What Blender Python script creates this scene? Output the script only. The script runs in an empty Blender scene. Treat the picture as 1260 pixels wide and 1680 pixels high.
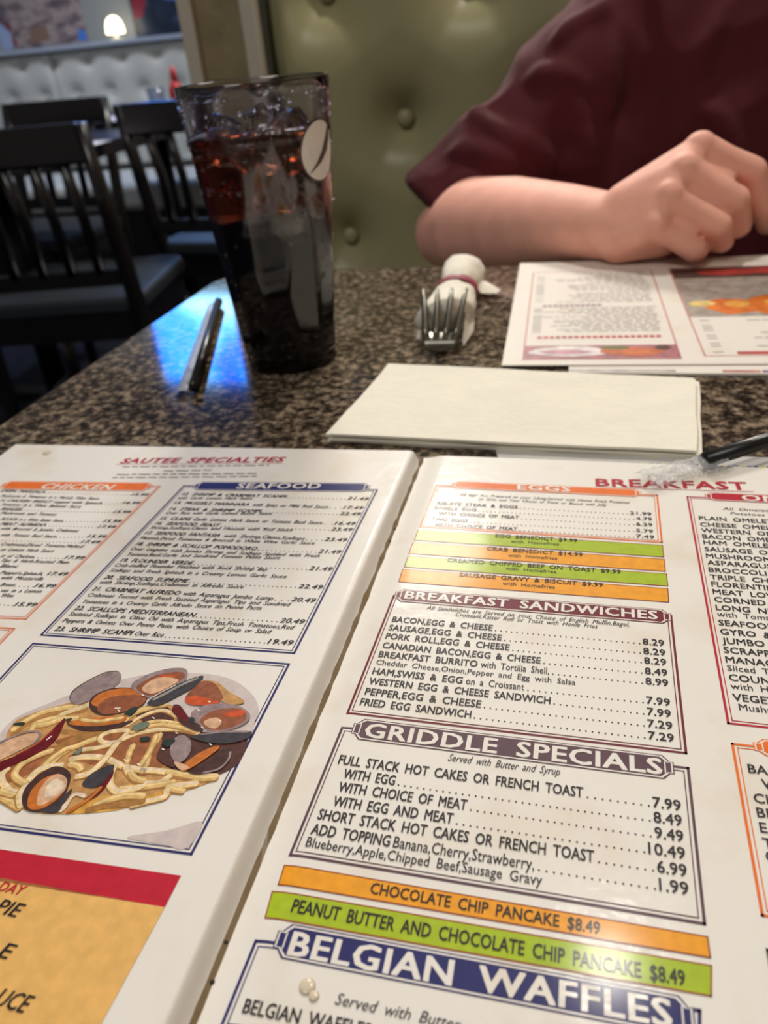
import bpy, bmesh, math, random
from mathutils import Vector, Matrix, geometry, noise
random.seed(7)
scene = bpy.context.scene
COL = scene.collection
TOP = 0.75                                   # height of the table top

# ---------------------------------------------------------------- camera
F_PX, PITCH, ROLL, CAM_H = 1275.0, math.radians(31.5), math.radians(5.5), 0.93
cam_d = bpy.data.cameras.new('camera'); cam = bpy.data.objects.new('camera', cam_d); COL.objects.link(cam)
fw = Vector((0, math.cos(PITCH), -math.sin(PITCH))); up0 = Vector((0, math.sin(PITCH), math.cos(PITCH))); rt0 = Vector((1, 0, 0))
rt = rt0*math.cos(ROLL) - up0*math.sin(ROLL); up = rt0*math.sin(ROLL) + up0*math.cos(ROLL)
m = Matrix((rt, up, -fw)).transposed().to_4x4(); m.translation = (0, 0, CAM_H); cam.matrix_world = m
cam_d.sensor_fit = 'VERTICAL'; cam_d.sensor_height = 36.0; cam_d.lens = F_PX/1680*36.0
cam_d.clip_start = 0.01; cam_d.clip_end = 60
cam_d.dof.use_dof = True; cam_d.dof.focus_distance = 0.245; cam_d.dof.aperture_fstop = (cam_d.lens/1000)/0.0020
scene.camera = cam

# ---------------------------------------------------------------- light
scene.view_settings.view_transform = 'Standard'; scene.view_settings.look = 'None'
scene.view_settings.exposure = 0.0; scene.view_settings.gamma = 1.0; scene.view_settings.use_curve_mapping = False
W = bpy.data.worlds.new('dining_room_ambient'); scene.world = W; W.use_nodes = True
W.node_tree.nodes['Background'].inputs[0].default_value = (1.0, 0.95, 0.90, 1); W.node_tree.nodes['Background'].inputs[1].default_value = 0.16
def area(name, loc, target, size, power, col=(1, .945, .87), spread=180):
    d = bpy.data.lights.new(name, 'AREA'); d.shape = 'DISK'; d.size = size; d.energy = power; d.color = col; d.spread = math.radians(spread)
    o = bpy.data.objects.new(name, d); COL.objects.link(o); o.location = loc
    o.rotation_euler = (Vector(target)-Vector(loc)).to_track_quat('-Z', 'Y').to_euler(); return o
area('downlight_behind_booth', (0.2, 2.8, 2.45), (0.2, 0.6, 0.75), 0.46, 52)
area('downlight_over_booth', (0.44, 1.02, 2.56), (0.3, 0.6, 0.75), 0.12, 15)
area('fill_light_near', (-0.7, -0.6, 2.55), (0, 0.7, 0.75), 0.9, 16.5, (1, .955, .90))  # added soft fill from behind the camera, brightens arm and menu
area('fill_light_banquette', (-1.15, 3.5, 2.55), (-1.25, 4.3, 0.5), 0.4, 10, (.92, .95, 1), 110)  # added fill, narrowed to brighten the banquette and spare the chairs

# ---------------------------------------------------------------- helpers
def lin(c): return tuple((x/255/12.92 if x/255 <= .04045 else ((x/255+.055)/1.055)**2.4) for x in c)+(1,)
MATS = {}
def mat(name, rgb, rough=.5, metal=0, coat=0, spec=.5, noise_amt=0, nscale=40, bump=0, bscale=200, trans=0, ior=1.45, sheen=0, sss=0, emit=0, alpha=1):
    if name in MATS: return MATS[name]
    M = bpy.data.materials.new(name); M.use_nodes = True; nt = M.node_tree; b = nt.nodes['Principled BSDF']; I = b.inputs
    I['Base Color'].default_value = lin(rgb); I['Roughness'].default_value = rough; I['Metallic'].default_value = metal
    I['Coat Weight'].default_value = coat; I['Coat Roughness'].default_value = .12; I['Specular IOR Level'].default_value = spec
    I['Transmission Weight'].default_value = trans; I['IOR'].default_value = ior; I['Sheen Weight'].default_value = sheen; I['Alpha'].default_value = alpha
    if sss: I['Subsurface Weight'].default_value = sss; I['Subsurface Radius'].default_value = (.012, .005, .003); I['Subsurface Scale'].default_value = .6
    if emit: I['Emission Color'].default_value = lin(rgb); I['Emission Strength'].default_value = emit
    tc = nt.nodes.new('ShaderNodeTexCoord')
    if noise_amt:
        n = nt.nodes.new('ShaderNodeTexNoise'); n.inputs['Scale'].default_value = nscale; n.inputs['Detail'].default_value = 4
        nt.links.new(tc.outputs['Object'], n.inputs['Vector'])
        r = nt.nodes.new('ShaderNodeValToRGB'); r.color_ramp.elements[0].position = .3; r.color_ramp.elements[1].position = .7
        c = lin(rgb); r.color_ramp.elements[0].color = tuple(x*(1-noise_amt) for x in c[:3])+(1,); r.color_ramp.elements[1].color = tuple(min(1, x*(1+noise_amt*.5)) for x in c[:3])+(1,)
        nt.links.new(n.outputs['Fac'], r.inputs['Fac']); nt.links.new(r.outputs['Color'], I['Base Color'])
    if bump:
        n2 = nt.nodes.new('ShaderNodeTexNoise'); n2.inputs['Scale'].default_value = bscale; n2.inputs['Detail'].default_value = 3
        nt.links.new(tc.outputs['Object'], n2.inputs['Vector'])
        bp = nt.nodes.new('ShaderNodeBump'); bp.inputs['Strength'].default_value = bump; bp.inputs['Distance'].default_value = .01
        nt.links.new(n2.outputs['Fac'], bp.inputs['Height']); nt.links.new(bp.outputs['Normal'], I['Normal'])
    MATS[name] = M; return M
class MB:
    """collects geometry with several materials into one mesh"""
    def __init__(s): s.v = []; s.f = []; s.mi = []; s.mats = []; s.smooth = []
    def m(s, M):
        if M not in s.mats: s.mats.append(M)
        return s.mats.index(M)
    def add(s, vs, fs, M, smooth=False):
        k = len(s.v); s.v += [tuple(v) for v in vs]; i = s.m(M)
        for f in fs: s.f.append([k+j for j in f]); s.mi.append(i); s.smooth.append(smooth)
    def build(s, name, parent=None, loc=None):
        me = bpy.data.meshes.new(name); me.from_pydata(s.v, [], s.f); me.update()
        for M in s.mats: me.materials.append(M)
        me.polygons.foreach_set('material_index', s.mi); me.polygons.foreach_set('use_smooth', s.smooth)
        return link(name, me, parent, loc)
    def box(s, c, d, M, rot=None):
        vs = [Vector((x*d[0]/2, y*d[1]/2, z*d[2]/2)) for x in (-1, 1) for y in (-1, 1) for z in (-1, 1)]
        if rot: vs = [rot @ v for v in vs]
        s.add([v+Vector(c) for v in vs], [(0, 1, 3, 2), (4, 6, 7, 5), (0, 4, 5, 1), (2, 3, 7, 6), (0, 2, 6, 4), (1, 5, 7, 3)], M)
    def lathe(s, prof, M, n=32, c=(0, 0, 0), sx=1, sy=1, cap0=True, cap1=True, smooth=True):
        vs = [(c[0]+r*math.cos(2*math.pi*i/n)*sx, c[1]+r*math.sin(2*math.pi*i/n)*sy, c[2]+z) for r, z in prof for i in range(n)]
        fs = [(j*n+i, j*n+(i+1) % n, (j+1)*n+(i+1) % n, (j+1)*n+i) for j in range(len(prof)-1) for i in range(n)]
        if cap0: fs.append(tuple(range(n))[::-1])
        if cap1: fs.append(tuple((len(prof)-1)*n+i for i in range(n)))
        s.add(vs, fs, M, smooth)
    def tube(s, pts, rad, M, n=10, smooth=True):
        pts = [Vector(p) for p in pts]; k = len(pts); rad = rad if isinstance(rad, (list, tuple)) else [rad]*k
        vs = []; 
        for i, p in enumerate(pts):
            t = (pts[min(i+1, k-1)]-pts[max(i-1, 0)]).normalized(); a = t.orthogonal() if i == 0 else (pa-t*pa.dot(t)); a.normalize(); pa = a; b = t.cross(a)
            vs += [p+(a*math.cos(2*math.pi*j/n)+b*math.sin(2*math.pi*j/n))*rad[i] for j in range(n)]
        fs = [(i*n+j, i*n+(j+1) % n, (i+1)*n+(j+1) % n, (i+1)*n+j) for i in range(k-1) for j in range(n)]+[tuple(range(n))[::-1], tuple((k-1)*n+j for j in range(n))]
        s.add(vs, fs, M, smooth)
def link(name, me, parent=None, loc=None):
    o = bpy.data.objects.new(name, me); COL.objects.link(o)
    if parent: o.parent = parent
    if loc: o.location = loc
    return o
def tag(o, label=None, cat=None, group=None, kind=None):
    for k, v in (('label', label), ('category', cat), ('group', group), ('kind', kind)):
        if v: o[k] = v
    return o
def empty(name, loc, rz=0, label=None, cat=None, group=None):
    o = bpy.data.objects.new(name, None); o.empty_display_size = .02; COL.objects.link(o); o.location = loc; o.rotation_euler = (0, 0, rz)
    return tag(o, label, cat, group)
def bevel(o, w, seg=3, ang=40):
    md = o.modifiers.new('bevel', 'BEVEL'); md.width = w; md.segments = seg; md.limit_method = 'ANGLE'; md.angle_limit = math.radians(ang); return o
def baked(o):
    """apply the modifiers of o"""
    dg = bpy.context.evaluated_depsgraph_get(); dg.update(); me = bpy.data.meshes.new_from_object(o.evaluated_get(dg)); old = o.data
    o.modifiers.clear(); o.data = me; return o
def smooth_all(o):
    o.data.polygons.foreach_set('use_smooth', [True]*len(o.data.polygons)); return o
ST = math.radians(17)
E1 = Vector((math.cos(ST), -math.sin(ST), 0)); E2 = Vector((math.sin(ST), math.cos(ST), 0))   # the table's and the room's axes
def R(s, t, z=0): return E1*s+E2*t+Vector((0, 0, z))
RZ = -ST
def ss(t): t = min(max(t, 0), 1); return t*t*(3-2*t)

# ---------------------------------------------------------------- room shell
def rbox(mb, s0, s1, t0, t1, z0, z1, M):
    mb.box(R((s0+s1)/2, (t0+t1)/2, (z0+z1)/2), (s1-s0, t1-t0, z1-z0), M, Matrix.Rotation(RZ, 3, 'Z'))
def struct(name, *a):
    b = MB(); rbox(b, *a); o = b.build(name); o['kind'] = 'structure'; return o
M_carpet = mat('navy_carpet', (22, 26, 44), .95, noise_amt=.5, nscale=25, bump=.3, bscale=300)
struct('floor', -6, 1.1, -2.5, 4.1, -.1, 0, M_carpet)
struct('ceiling', -6, 1.1, -2.5, 4.1, 2.7, 2.8, mat('ceiling_white', (205, 200, 190), .9))
struct('wall_back', -6, 1.1, 3.97, 4.1, 0, 2.7, mat('wall_pale_blue_grey', (150, 156, 166), .7, noise_amt=.08, nscale=2))
struct('wall_right', .98, 1.1, -2.5, 3.97, 0, 2.7, mat('wall_warm_beige', (150, 132, 105), .8))
# ---------------------------------------------------------------- table
def granite():
    M = bpy.data.materials.new('speckled_granite_laminate'); M.use_nodes = True; nt = M.node_tree; b = nt.nodes['Principled BSDF']; N = nt.nodes.new; L = nt.links.new
    tc = N('ShaderNodeTexCoord')
    n1 = N('ShaderNodeTexNoise'); n1.inputs['Scale'].default_value = 230; n1.inputs['Detail'].default_value = 2; n1.inputs['Roughness'].default_value = .6; L(tc.outputs['Object'], n1.inputs['Vector'])
    r1 = N('ShaderNodeValToRGB'); e = r1.color_ramp.elements
    e[0].position = .36; e[0].color = lin((34, 29, 25)); e[1].position = .66; e[1].color = lin((150, 134, 114))
    x = e.new(.47); x.color = lin((70, 60, 50)); x = e.new(.56); x.color = lin((110, 96, 80)); L(n1.outputs['Fac'], r1.inputs['Fac'])
    v = N('ShaderNodeTexVoronoi'); v.inputs['Scale'].default_value = 300; L(tc.outputs['Object'], v.inputs['Vector'])
    r2 = N('ShaderNodeValToRGB'); r2.color_ramp.elements[0].position = .12; r2.color_ramp.elements[1].position = .4; r2.color_ramp.elements[0].color = (.25, .22, .2, 1); r2.color_ramp.elements[1].color = (1, 1, 1, 1)
    L(v.outputs['Distance'], r2.inputs['Fac'])
    mx = N('ShaderNodeMix'); mx.data_type = 'RGBA'; mx.blend_type = 'MULTIPLY'; mx.inputs['Factor'].default_value = .45; L(r1.outputs['Color'], mx.inputs[6]); L(r2.outputs['Color'], mx.inputs[7])
    L(mx.outputs[2], b.inputs['Base Color']); b.inputs['Roughness'].default_value = .075; b.inputs['Specular IOR Level'].default_value = .5
    return M
M_gran = granite(); M_edge = mat('dark_edge_band', (58, 52, 48), .35)
S0, S1, T0, T1 = -.342, .95, -.08, .690
table = empty('dining_table', R((S0+S1)/2, (T0+T1)/2), RZ, 'booth table with dark speckled granite-look top carrying the cola, napkins and menus', 'table')
def round_rect(x0, x1, y0, y1, r, n=6):
    p = []
    for cx, cy, a0 in ((x1-r, y1-r, 0), (x0+r, y1-r, 90), (x0+r, y0+r, 180), (x1-r, y0+r, 270)):
        p += [(cx+r*math.cos(math.radians(a0+90*i/n)), cy+r*math.sin(math.radians(a0+90*i/n))) for i in range(n+1)]
    return p
def prism(mb, poly, z0, z1, M, smooth=False):
    n = len(poly); mb.add([(x, y, z0) for x, y in poly]+[(x, y, z1) for x, y in poly], [tuple(range(n))[::-1], tuple(range(n, 2*n))]+[(i, (i+1) % n, n+(i+1) % n, n+i) for i in range(n)], M, smooth)
hw, hd = (S1-S0)/2, (T1-T0)/2
b = MB(); prism(b, round_rect(-hw, hw, -hd, hd, .045, 10), TOP-.008, TOP, M_gran); bevel(b.build('tabletop', table), .0025)
b = MB(); prism(b, round_rect(-hw+.001, hw-.001, -hd+.001, hd-.001, .044, 10), TOP-.038, TOP-.0085, M_edge); bevel(b.build('edge_band', table), .003)
M_iron = mat('black_iron', (18, 18, 19), .45, metal=.6)
b = MB(); b.lathe([(.04, .03), (.04, .70), (.16, .702), (.16, .712)], M_iron); b.build('pedestal', table)
b = MB(); b.box((0, 0, .015), (.7, .08, .03), M_iron); b.box((0, 0, .0151), (.08, .55, .03), M_iron); b.build('base', table)
S_TILT = 0

# ---------------------------------------------------------------- menu print data, in millimetres on the page (right of the fold +, down from the top +)
PRINT_R = [
('T','crimson','h',6.3,'BREAKFAST',82.2,20.4,144.1,18.0),
('S','crimson',[(81.2,21.6),(146.1,19.4)],0.35),
('B','orange',[(12.0,26.1),(107.3,25.9),(107.1,62.0),(11.3,61.2)],1.2,True),
('N','orange',(19.5,24.9),(99.6,24.9),5.2),
('T','paper','h',4.4,'EGGS',48.4,26.8,71.2,26.8),
('T','ink','i',1.9,'All Eggs Are Prepared to your Liking,Served with Home Fried Potatoes',23.8,34.2,95.6,34.2),
('T','ink','i',1.9,'or Grits and Your Choice of Toast or Biscuit with Jelly',32.6,37.2,86.3,37.2),
('T','ink','b',2.3,'RIB-EYE STEAK & EGGS',15.1,42.7,49.9,42.7),
('T','ink','b',2.3,'21.99',95.8,42.7,104.2,42.7),
('D',51.1,42.7,94.8,42.7),
('T','ink','b',2.3,'SINGLE EGG',14.5,46.7,32.7,46.7),
('T','ink','b',2.3,'4.79',98.1,46.7,104.2,46.7),
('D',33.9,46.7,97.1,46.7),
('T','ink','b',2.3,'WITH CHOICE OF MEAT',17.0,50.9,51.2,50.9),
('T','ink','b',2.3,'6.29',98.0,50.9,104.2,50.9),
('D',52.4,50.9,97.0,50.9),
('T','ink','b',2.3,'TWO EGGS',14.8,55.7,30.4,55.7),
('T','ink','b',2.3,'5.79',97.8,55.7,104.2,55.7),
('D',31.6,55.7,96.8,55.7),
('T','ink','b',2.3,'WITH CHOICE OF MEAT',17.0,59.8,51.3,59.8),
('T','ink','b',2.3,'7.49',97.7,59.8,104.4,59.8),
('D',52.5,59.8,96.7,59.8),
('Q','price_bar','lime',[(11.0,63.6),(107.2,64.1),(107.2,71.9),(10.9,71.2)]),
('Q','price_bar','amber',[(10.7,72.9),(107.3,73.4),(107.2,81.1),(10.6,80.8)]),
('Q','price_bar','lime',[(10.7,82.8),(107.5,82.7),(107.5,90.0),(10.7,90.0)]),
('Q','price_bar','amber',[(10.4,91.6),(107.4,91.6),(107.2,99.4),(10.6,99.6)]),
('T','ink','b',2.4,'EGG BENEDICT $9.99',43.1,65.7,75.2,65.7),
('T','ink','r',1.9,'with Homefries',49.6,68.8,68.4,68.8),
('T','ink','b',2.4,'CRAB BENEDICT $14.99',40.7,75.2,77.5,75.2),
('T','ink','r',1.9,'with Homefries',49.5,78.6,68.2,78.6),
('T','ink','b',2.4,'CREAMED CHIPPED BEEF ON TOAST $9.99',26.6,84.7,91.4,84.7),
('T','ink','r',1.9,'with Homefries',49.4,87.3,68.2,87.3),
('T','ink','b',2.4,'SAUSAGE GRAVY & BISCUIT $9.99',32.7,93.6,85.0,93.6),
('T','ink','r',1.9,'with Homefries',49.3,96.8,68.2,96.8),
('B','maroon',[(10.6,108.0),(107.5,106.7),(107.4,166.8),(9.3,167.0)],1.2,True),
('N','maroon',(12.2,107.5),(106.2,107.5),6.1),
('T','paper','h',4.25,'BREAKFAST SANDWICHES',14.9,109.5,102.9,109.5),
('T','ink','i',2.1,'All Sandwiches are Served on your Choice of English Muffin,Bagel,',24.0,114.4,93.6,114.4),
('T','ink','i',2.1,'Croissant,Kaiser Roll or Toast with Home Fries',34.7,116.8,83.1,116.8),
('T','ink','b',2.9,'BACON,EGG & CHEESE',13.2,122.8,48.5,122.8),
('T','ink','b',2.9,'8.29',97.7,122.8,104.3,122.8),
('D',49.7,122.8,96.7,122.8),
('T','ink','b',2.9,'SAUSAGE,EGG & CHEESE',13.0,127.4,52.1,127.4),
('T','ink','b',2.9,'8.29',97.7,127.4,104.4,127.4),
('D',53.3,127.4,96.7,127.4),
('T','ink','b',2.9,'PORK ROLL,EGG & CHEESE',13.0,131.9,55.2,131.9),
('T','ink','b',2.9,'8.29',97.8,131.9,104.4,131.9),
('D',56.4,131.9,96.8,131.9),
('T','ink','b',2.9,'CANADIAN BACON,EGG & CHEESE',13.0,136.7,65.6,136.7),
('T','ink','b',2.9,'8.49',97.8,136.7,104.4,136.7),
('D',66.8,136.7,96.8,136.7),
('T','ink','b',2.9,'BREAKFAST BURRITO',12.8,141.2,45.8,141.2),
('T','ink','r',2.9,'with Tortilla Shell,',46.9,141.2,68.6,141.2),
('T','ink','b',2.9,'8.99',97.8,141.2,104.4,141.2),
('D',69.8,141.2,96.8,141.2),
('T','ink','r',2.3,'Cheddar Cheese,Onion,Pepper and Egg with Salsa',12.8,144.8,76.9,144.8),
('T','ink','b',2.9,'HAM,SWISS & EGG',12.7,149.4,42.1,149.4),
('T','ink','r',2.9,'on a Croissant',43.3,149.4,61.5,149.4),
('T','ink','b',2.9,'7.99',97.7,149.4,104.4,149.4),
('D',62.7,149.4,96.7,149.4),
('T','ink','b',2.9,'WESTERN EGG & CHEESE SANDWICH',12.6,154.0,69.7,154.0),
('T','ink','b',2.9,'7.99',97.7,154.0,104.3,154.0),
('D',70.9,154.0,96.7,154.0),
('T','ink','b',2.9,'PEPPER,EGG & CHEESE',12.6,158.7,49.2,158.7),
('T','ink','b',2.9,'7.29',97.6,158.7,104.4,158.7),
('D',50.4,158.7,96.6,158.7),
('T','ink','b',2.9,'FRIED EGG SANDWICH',12.2,163.3,46.8,163.3),
('T','ink','b',2.9,'7.29',97.6,163.3,104.5,163.3),
('D',48.0,163.3,96.6,163.3),
('B','plum',[(9.3,172.9),(107.5,172.0),(107.3,216.2),(7.8,216.3)],1.2,True),
('N','plum',(13.9,172.7),(102.5,172.7),6.7),
('T','paper','h',5.2,'GRIDDLE SPECIALS',16.8,175.5,100.5,175.5),
('T','ink','i',2.5,'Served with Butter and Syrup',42.6,180.2,73.6,180.2),
('T','ink','b',3.2,'FULL STACK HOT CAKES OR FRENCH TOAST',11.9,186.4,80.0,186.4),
('T','ink','b',3.2,'7.99',97.7,186.4,104.6,186.4),
('D',81.2,186.4,96.7,186.4),
('T','ink','b',3.2,'WITH EGG',14.6,191.0,29.5,191.0),
('T','ink','b',3.2,'8.49',97.7,191.0,104.5,191.0),
('D',30.7,191.0,96.7,191.0),
('T','ink','b',3.2,'WITH CHOICE OF MEAT',14.5,195.6,50.2,195.6),
('T','ink','b',3.2,'9.49',97.7,195.6,104.5,195.6),
('D',51.4,195.6,96.7,195.6),
('T','ink','b',3.2,'WITH EGG AND MEAT',14.4,200.4,47.2,200.4),
('T','ink','b',3.2,'10.49',96.0,200.4,104.5,200.4),
('D',48.4,200.4,95.0,200.4),
('T','ink','b',3.2,'SHORT STACK HOT CAKES OR FRENCH TOAST',11.6,205.1,83.0,205.1),
('T','ink','b',3.2,'6.99',97.8,205.1,104.5,205.1),
('D',84.2,205.1,96.8,205.1),
('T','ink','b',3.2,'ADD TOPPING',11.2,209.8,32.4,209.8),
('T','ink','r',3.2,'Banana,Cherry,Strawberry,',33.4,209.8,68.9,209.8),
('T','ink','b',3.2,'1.99',98.0,209.8,104.5,209.8),
('D',70.1,209.8,97.0,209.8),
('T','ink','r',2.8,'Blueberry,Apple,Chipped Beef,Sausage Gravy',11.0,213.5,71.0,213.5),
('Q','price_bar','amber',[(7.3,219.3),(107.6,219.2),(107.7,223.8),(7.6,224.6)]),
('T','ink','b',2.8,'CHOCOLATE CHIP PANCAKE $8.49',30.7,223.0,84.5,223.0),
('Q','price_bar','lime',[(6.7,226.5),(107.7,225.6),(107.0,232.0),(7.4,233.2)]),
('T','ink','b',3.2,'PEANUT BUTTER AND CHOCOLATE CHIP PANCAKE $8.49',13.2,231.0,102.0,231.0),
('N','navy',(13.2,237.8),(102.0,237.2),6.6),
('T','paper','h',5.3,'BELGIAN WAFFLES',15.9,240.8,98.7,239.9),
('B','navy',[(7.2,238.9),(104.4,235.4),(102.6,254.8),(6.6,258.2)],1.2,True),
('T','ink','i',2.4,'Served with Butter and Syrup',29.4,248.9,72,248.9),
('T','ink','b',2.9,'BELGIAN WAFFLES',10.2,254.4,38.4,254.0),
('B','crimson',[(119.4,26.0),(214,26.0),(214,153.7),(119.9,153.7)],1.2,True),
('N','crimson',(127.9,24.8),(206,24.8),5.3),
('T','paper','h',4.4,'OMELETTES',140.9,27.2,192,27.2),
('T','ink','i',1.9,'All Omelettes are Served with Home Fried',132.2,35.3,201,35.3),
('T','ink','i',1.9,'Potatoes and Toast',134.7,38.7,165,38.7),
('T','ink','b',2.8,'PLAIN OMELETTE',122.4,44.0,None,44.0),
('T','ink','b',2.8,'CHEESE OMELETTE',122.4,48.7,None,48.7),
('T','ink','b',2.8,'WESTERN OMELETTE',122.4,53,None,53),
('T','ink','b',2.8,'BACON OMELETTE',122.4,57.4,None,57.4),
('T','ink','b',2.8,'HAM OMELETTE',122.4,61.5,None,61.5),
('T','ink','b',2.8,'SAUSAGE OMELETTE',122.4,66.1,None,66.1),
('T','ink','b',2.8,'MUSHROOM OMELETTE',122.4,70.6,None,70.6),
('T','ink','b',2.8,'ASPARAGUS OMELETTE',122.4,75,None,75),
('T','ink','b',2.8,'BROCCOLI OMELETTE',122.4,79.5,None,79.5),
('T','ink','b',2.8,'TRIPLE CHEESE OMELETTE',122.4,84,None,84),
('T','ink','b',2.8,'FLORENTINE OMELETTE',122.4,88.3,None,88.3),
('T','ink','b',2.8,'MEAT LOVERS OMELETTE',122.4,92.7,None,92.7),
('T','ink','b',2.8,'CORNED BEEF OMELETTE',122.4,97.1,None,97.1),
('T','ink','b',2.8,'LONG NECK OMELETTE',122.4,101.6,None,101.6),
('T','ink','r',2.5,'with Tomato.',122.4,105,None,105),
('T','ink','b',2.8,'SEAFOOD OMELETTE',122.4,109.7,None,109.7),
('T','ink','b',2.8,'GYRO & FETA OMELETTE',122.4,114.3,None,114.3),
('T','ink','b',2.8,'JUMBO OMELETTE',122.4,118.8,None,118.8),
('T','ink','b',2.8,'SCRAPPLE OMELETTE',122.4,123.3,None,123.3),
('T','ink','b',2.8,'MANAGERS OMELETTE',122.4,127.8,None,127.8),
('T','ink','r',2.5,'Sliced Turkey',122.4,131.5,None,131.5),
('T','ink','b',2.8,'COUNTRY OMELETTE',122.4,135.9,None,135.9),
('T','ink','r',2.5,'with Ham',122.4,139.4,None,139.4),
('T','ink','b',2.8,'VEGETABLE OMELETTE',122.4,144.3,None,144.3),
('T','ink','r',2.5,'Mushroom',123.60000000000001,148,None,148),
('B','orange',[(120,161.4),(214,161.4),(214,211.8),(120,211.8)],1.2,True),
('N','orange',(126.8,161.4),(207,161.4),4.6),
('T','ink','b',2.9,'BACON',122.9,171,None,171),
('T','ink','b',2.9,'WITH',125.60000000000001,175.6,None,175.6),
('T','ink','b',2.9,'CIN',122.9,180.6,None,180.6),
('T','ink','b',2.9,'BE',123.0,185,None,185),
('T','ink','b',2.9,'E',123.0,189.5,None,189.5),
('T','ink','b',2.9,'T',123.0,194,None,194),
('T','ink','b',2.9,'C',123.10000000000001,197.6,None,197.6),
('B','olive',[(119.8,219.8),(214,219.8),(214,262),(119.8,262)],1.2,True),
]
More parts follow.
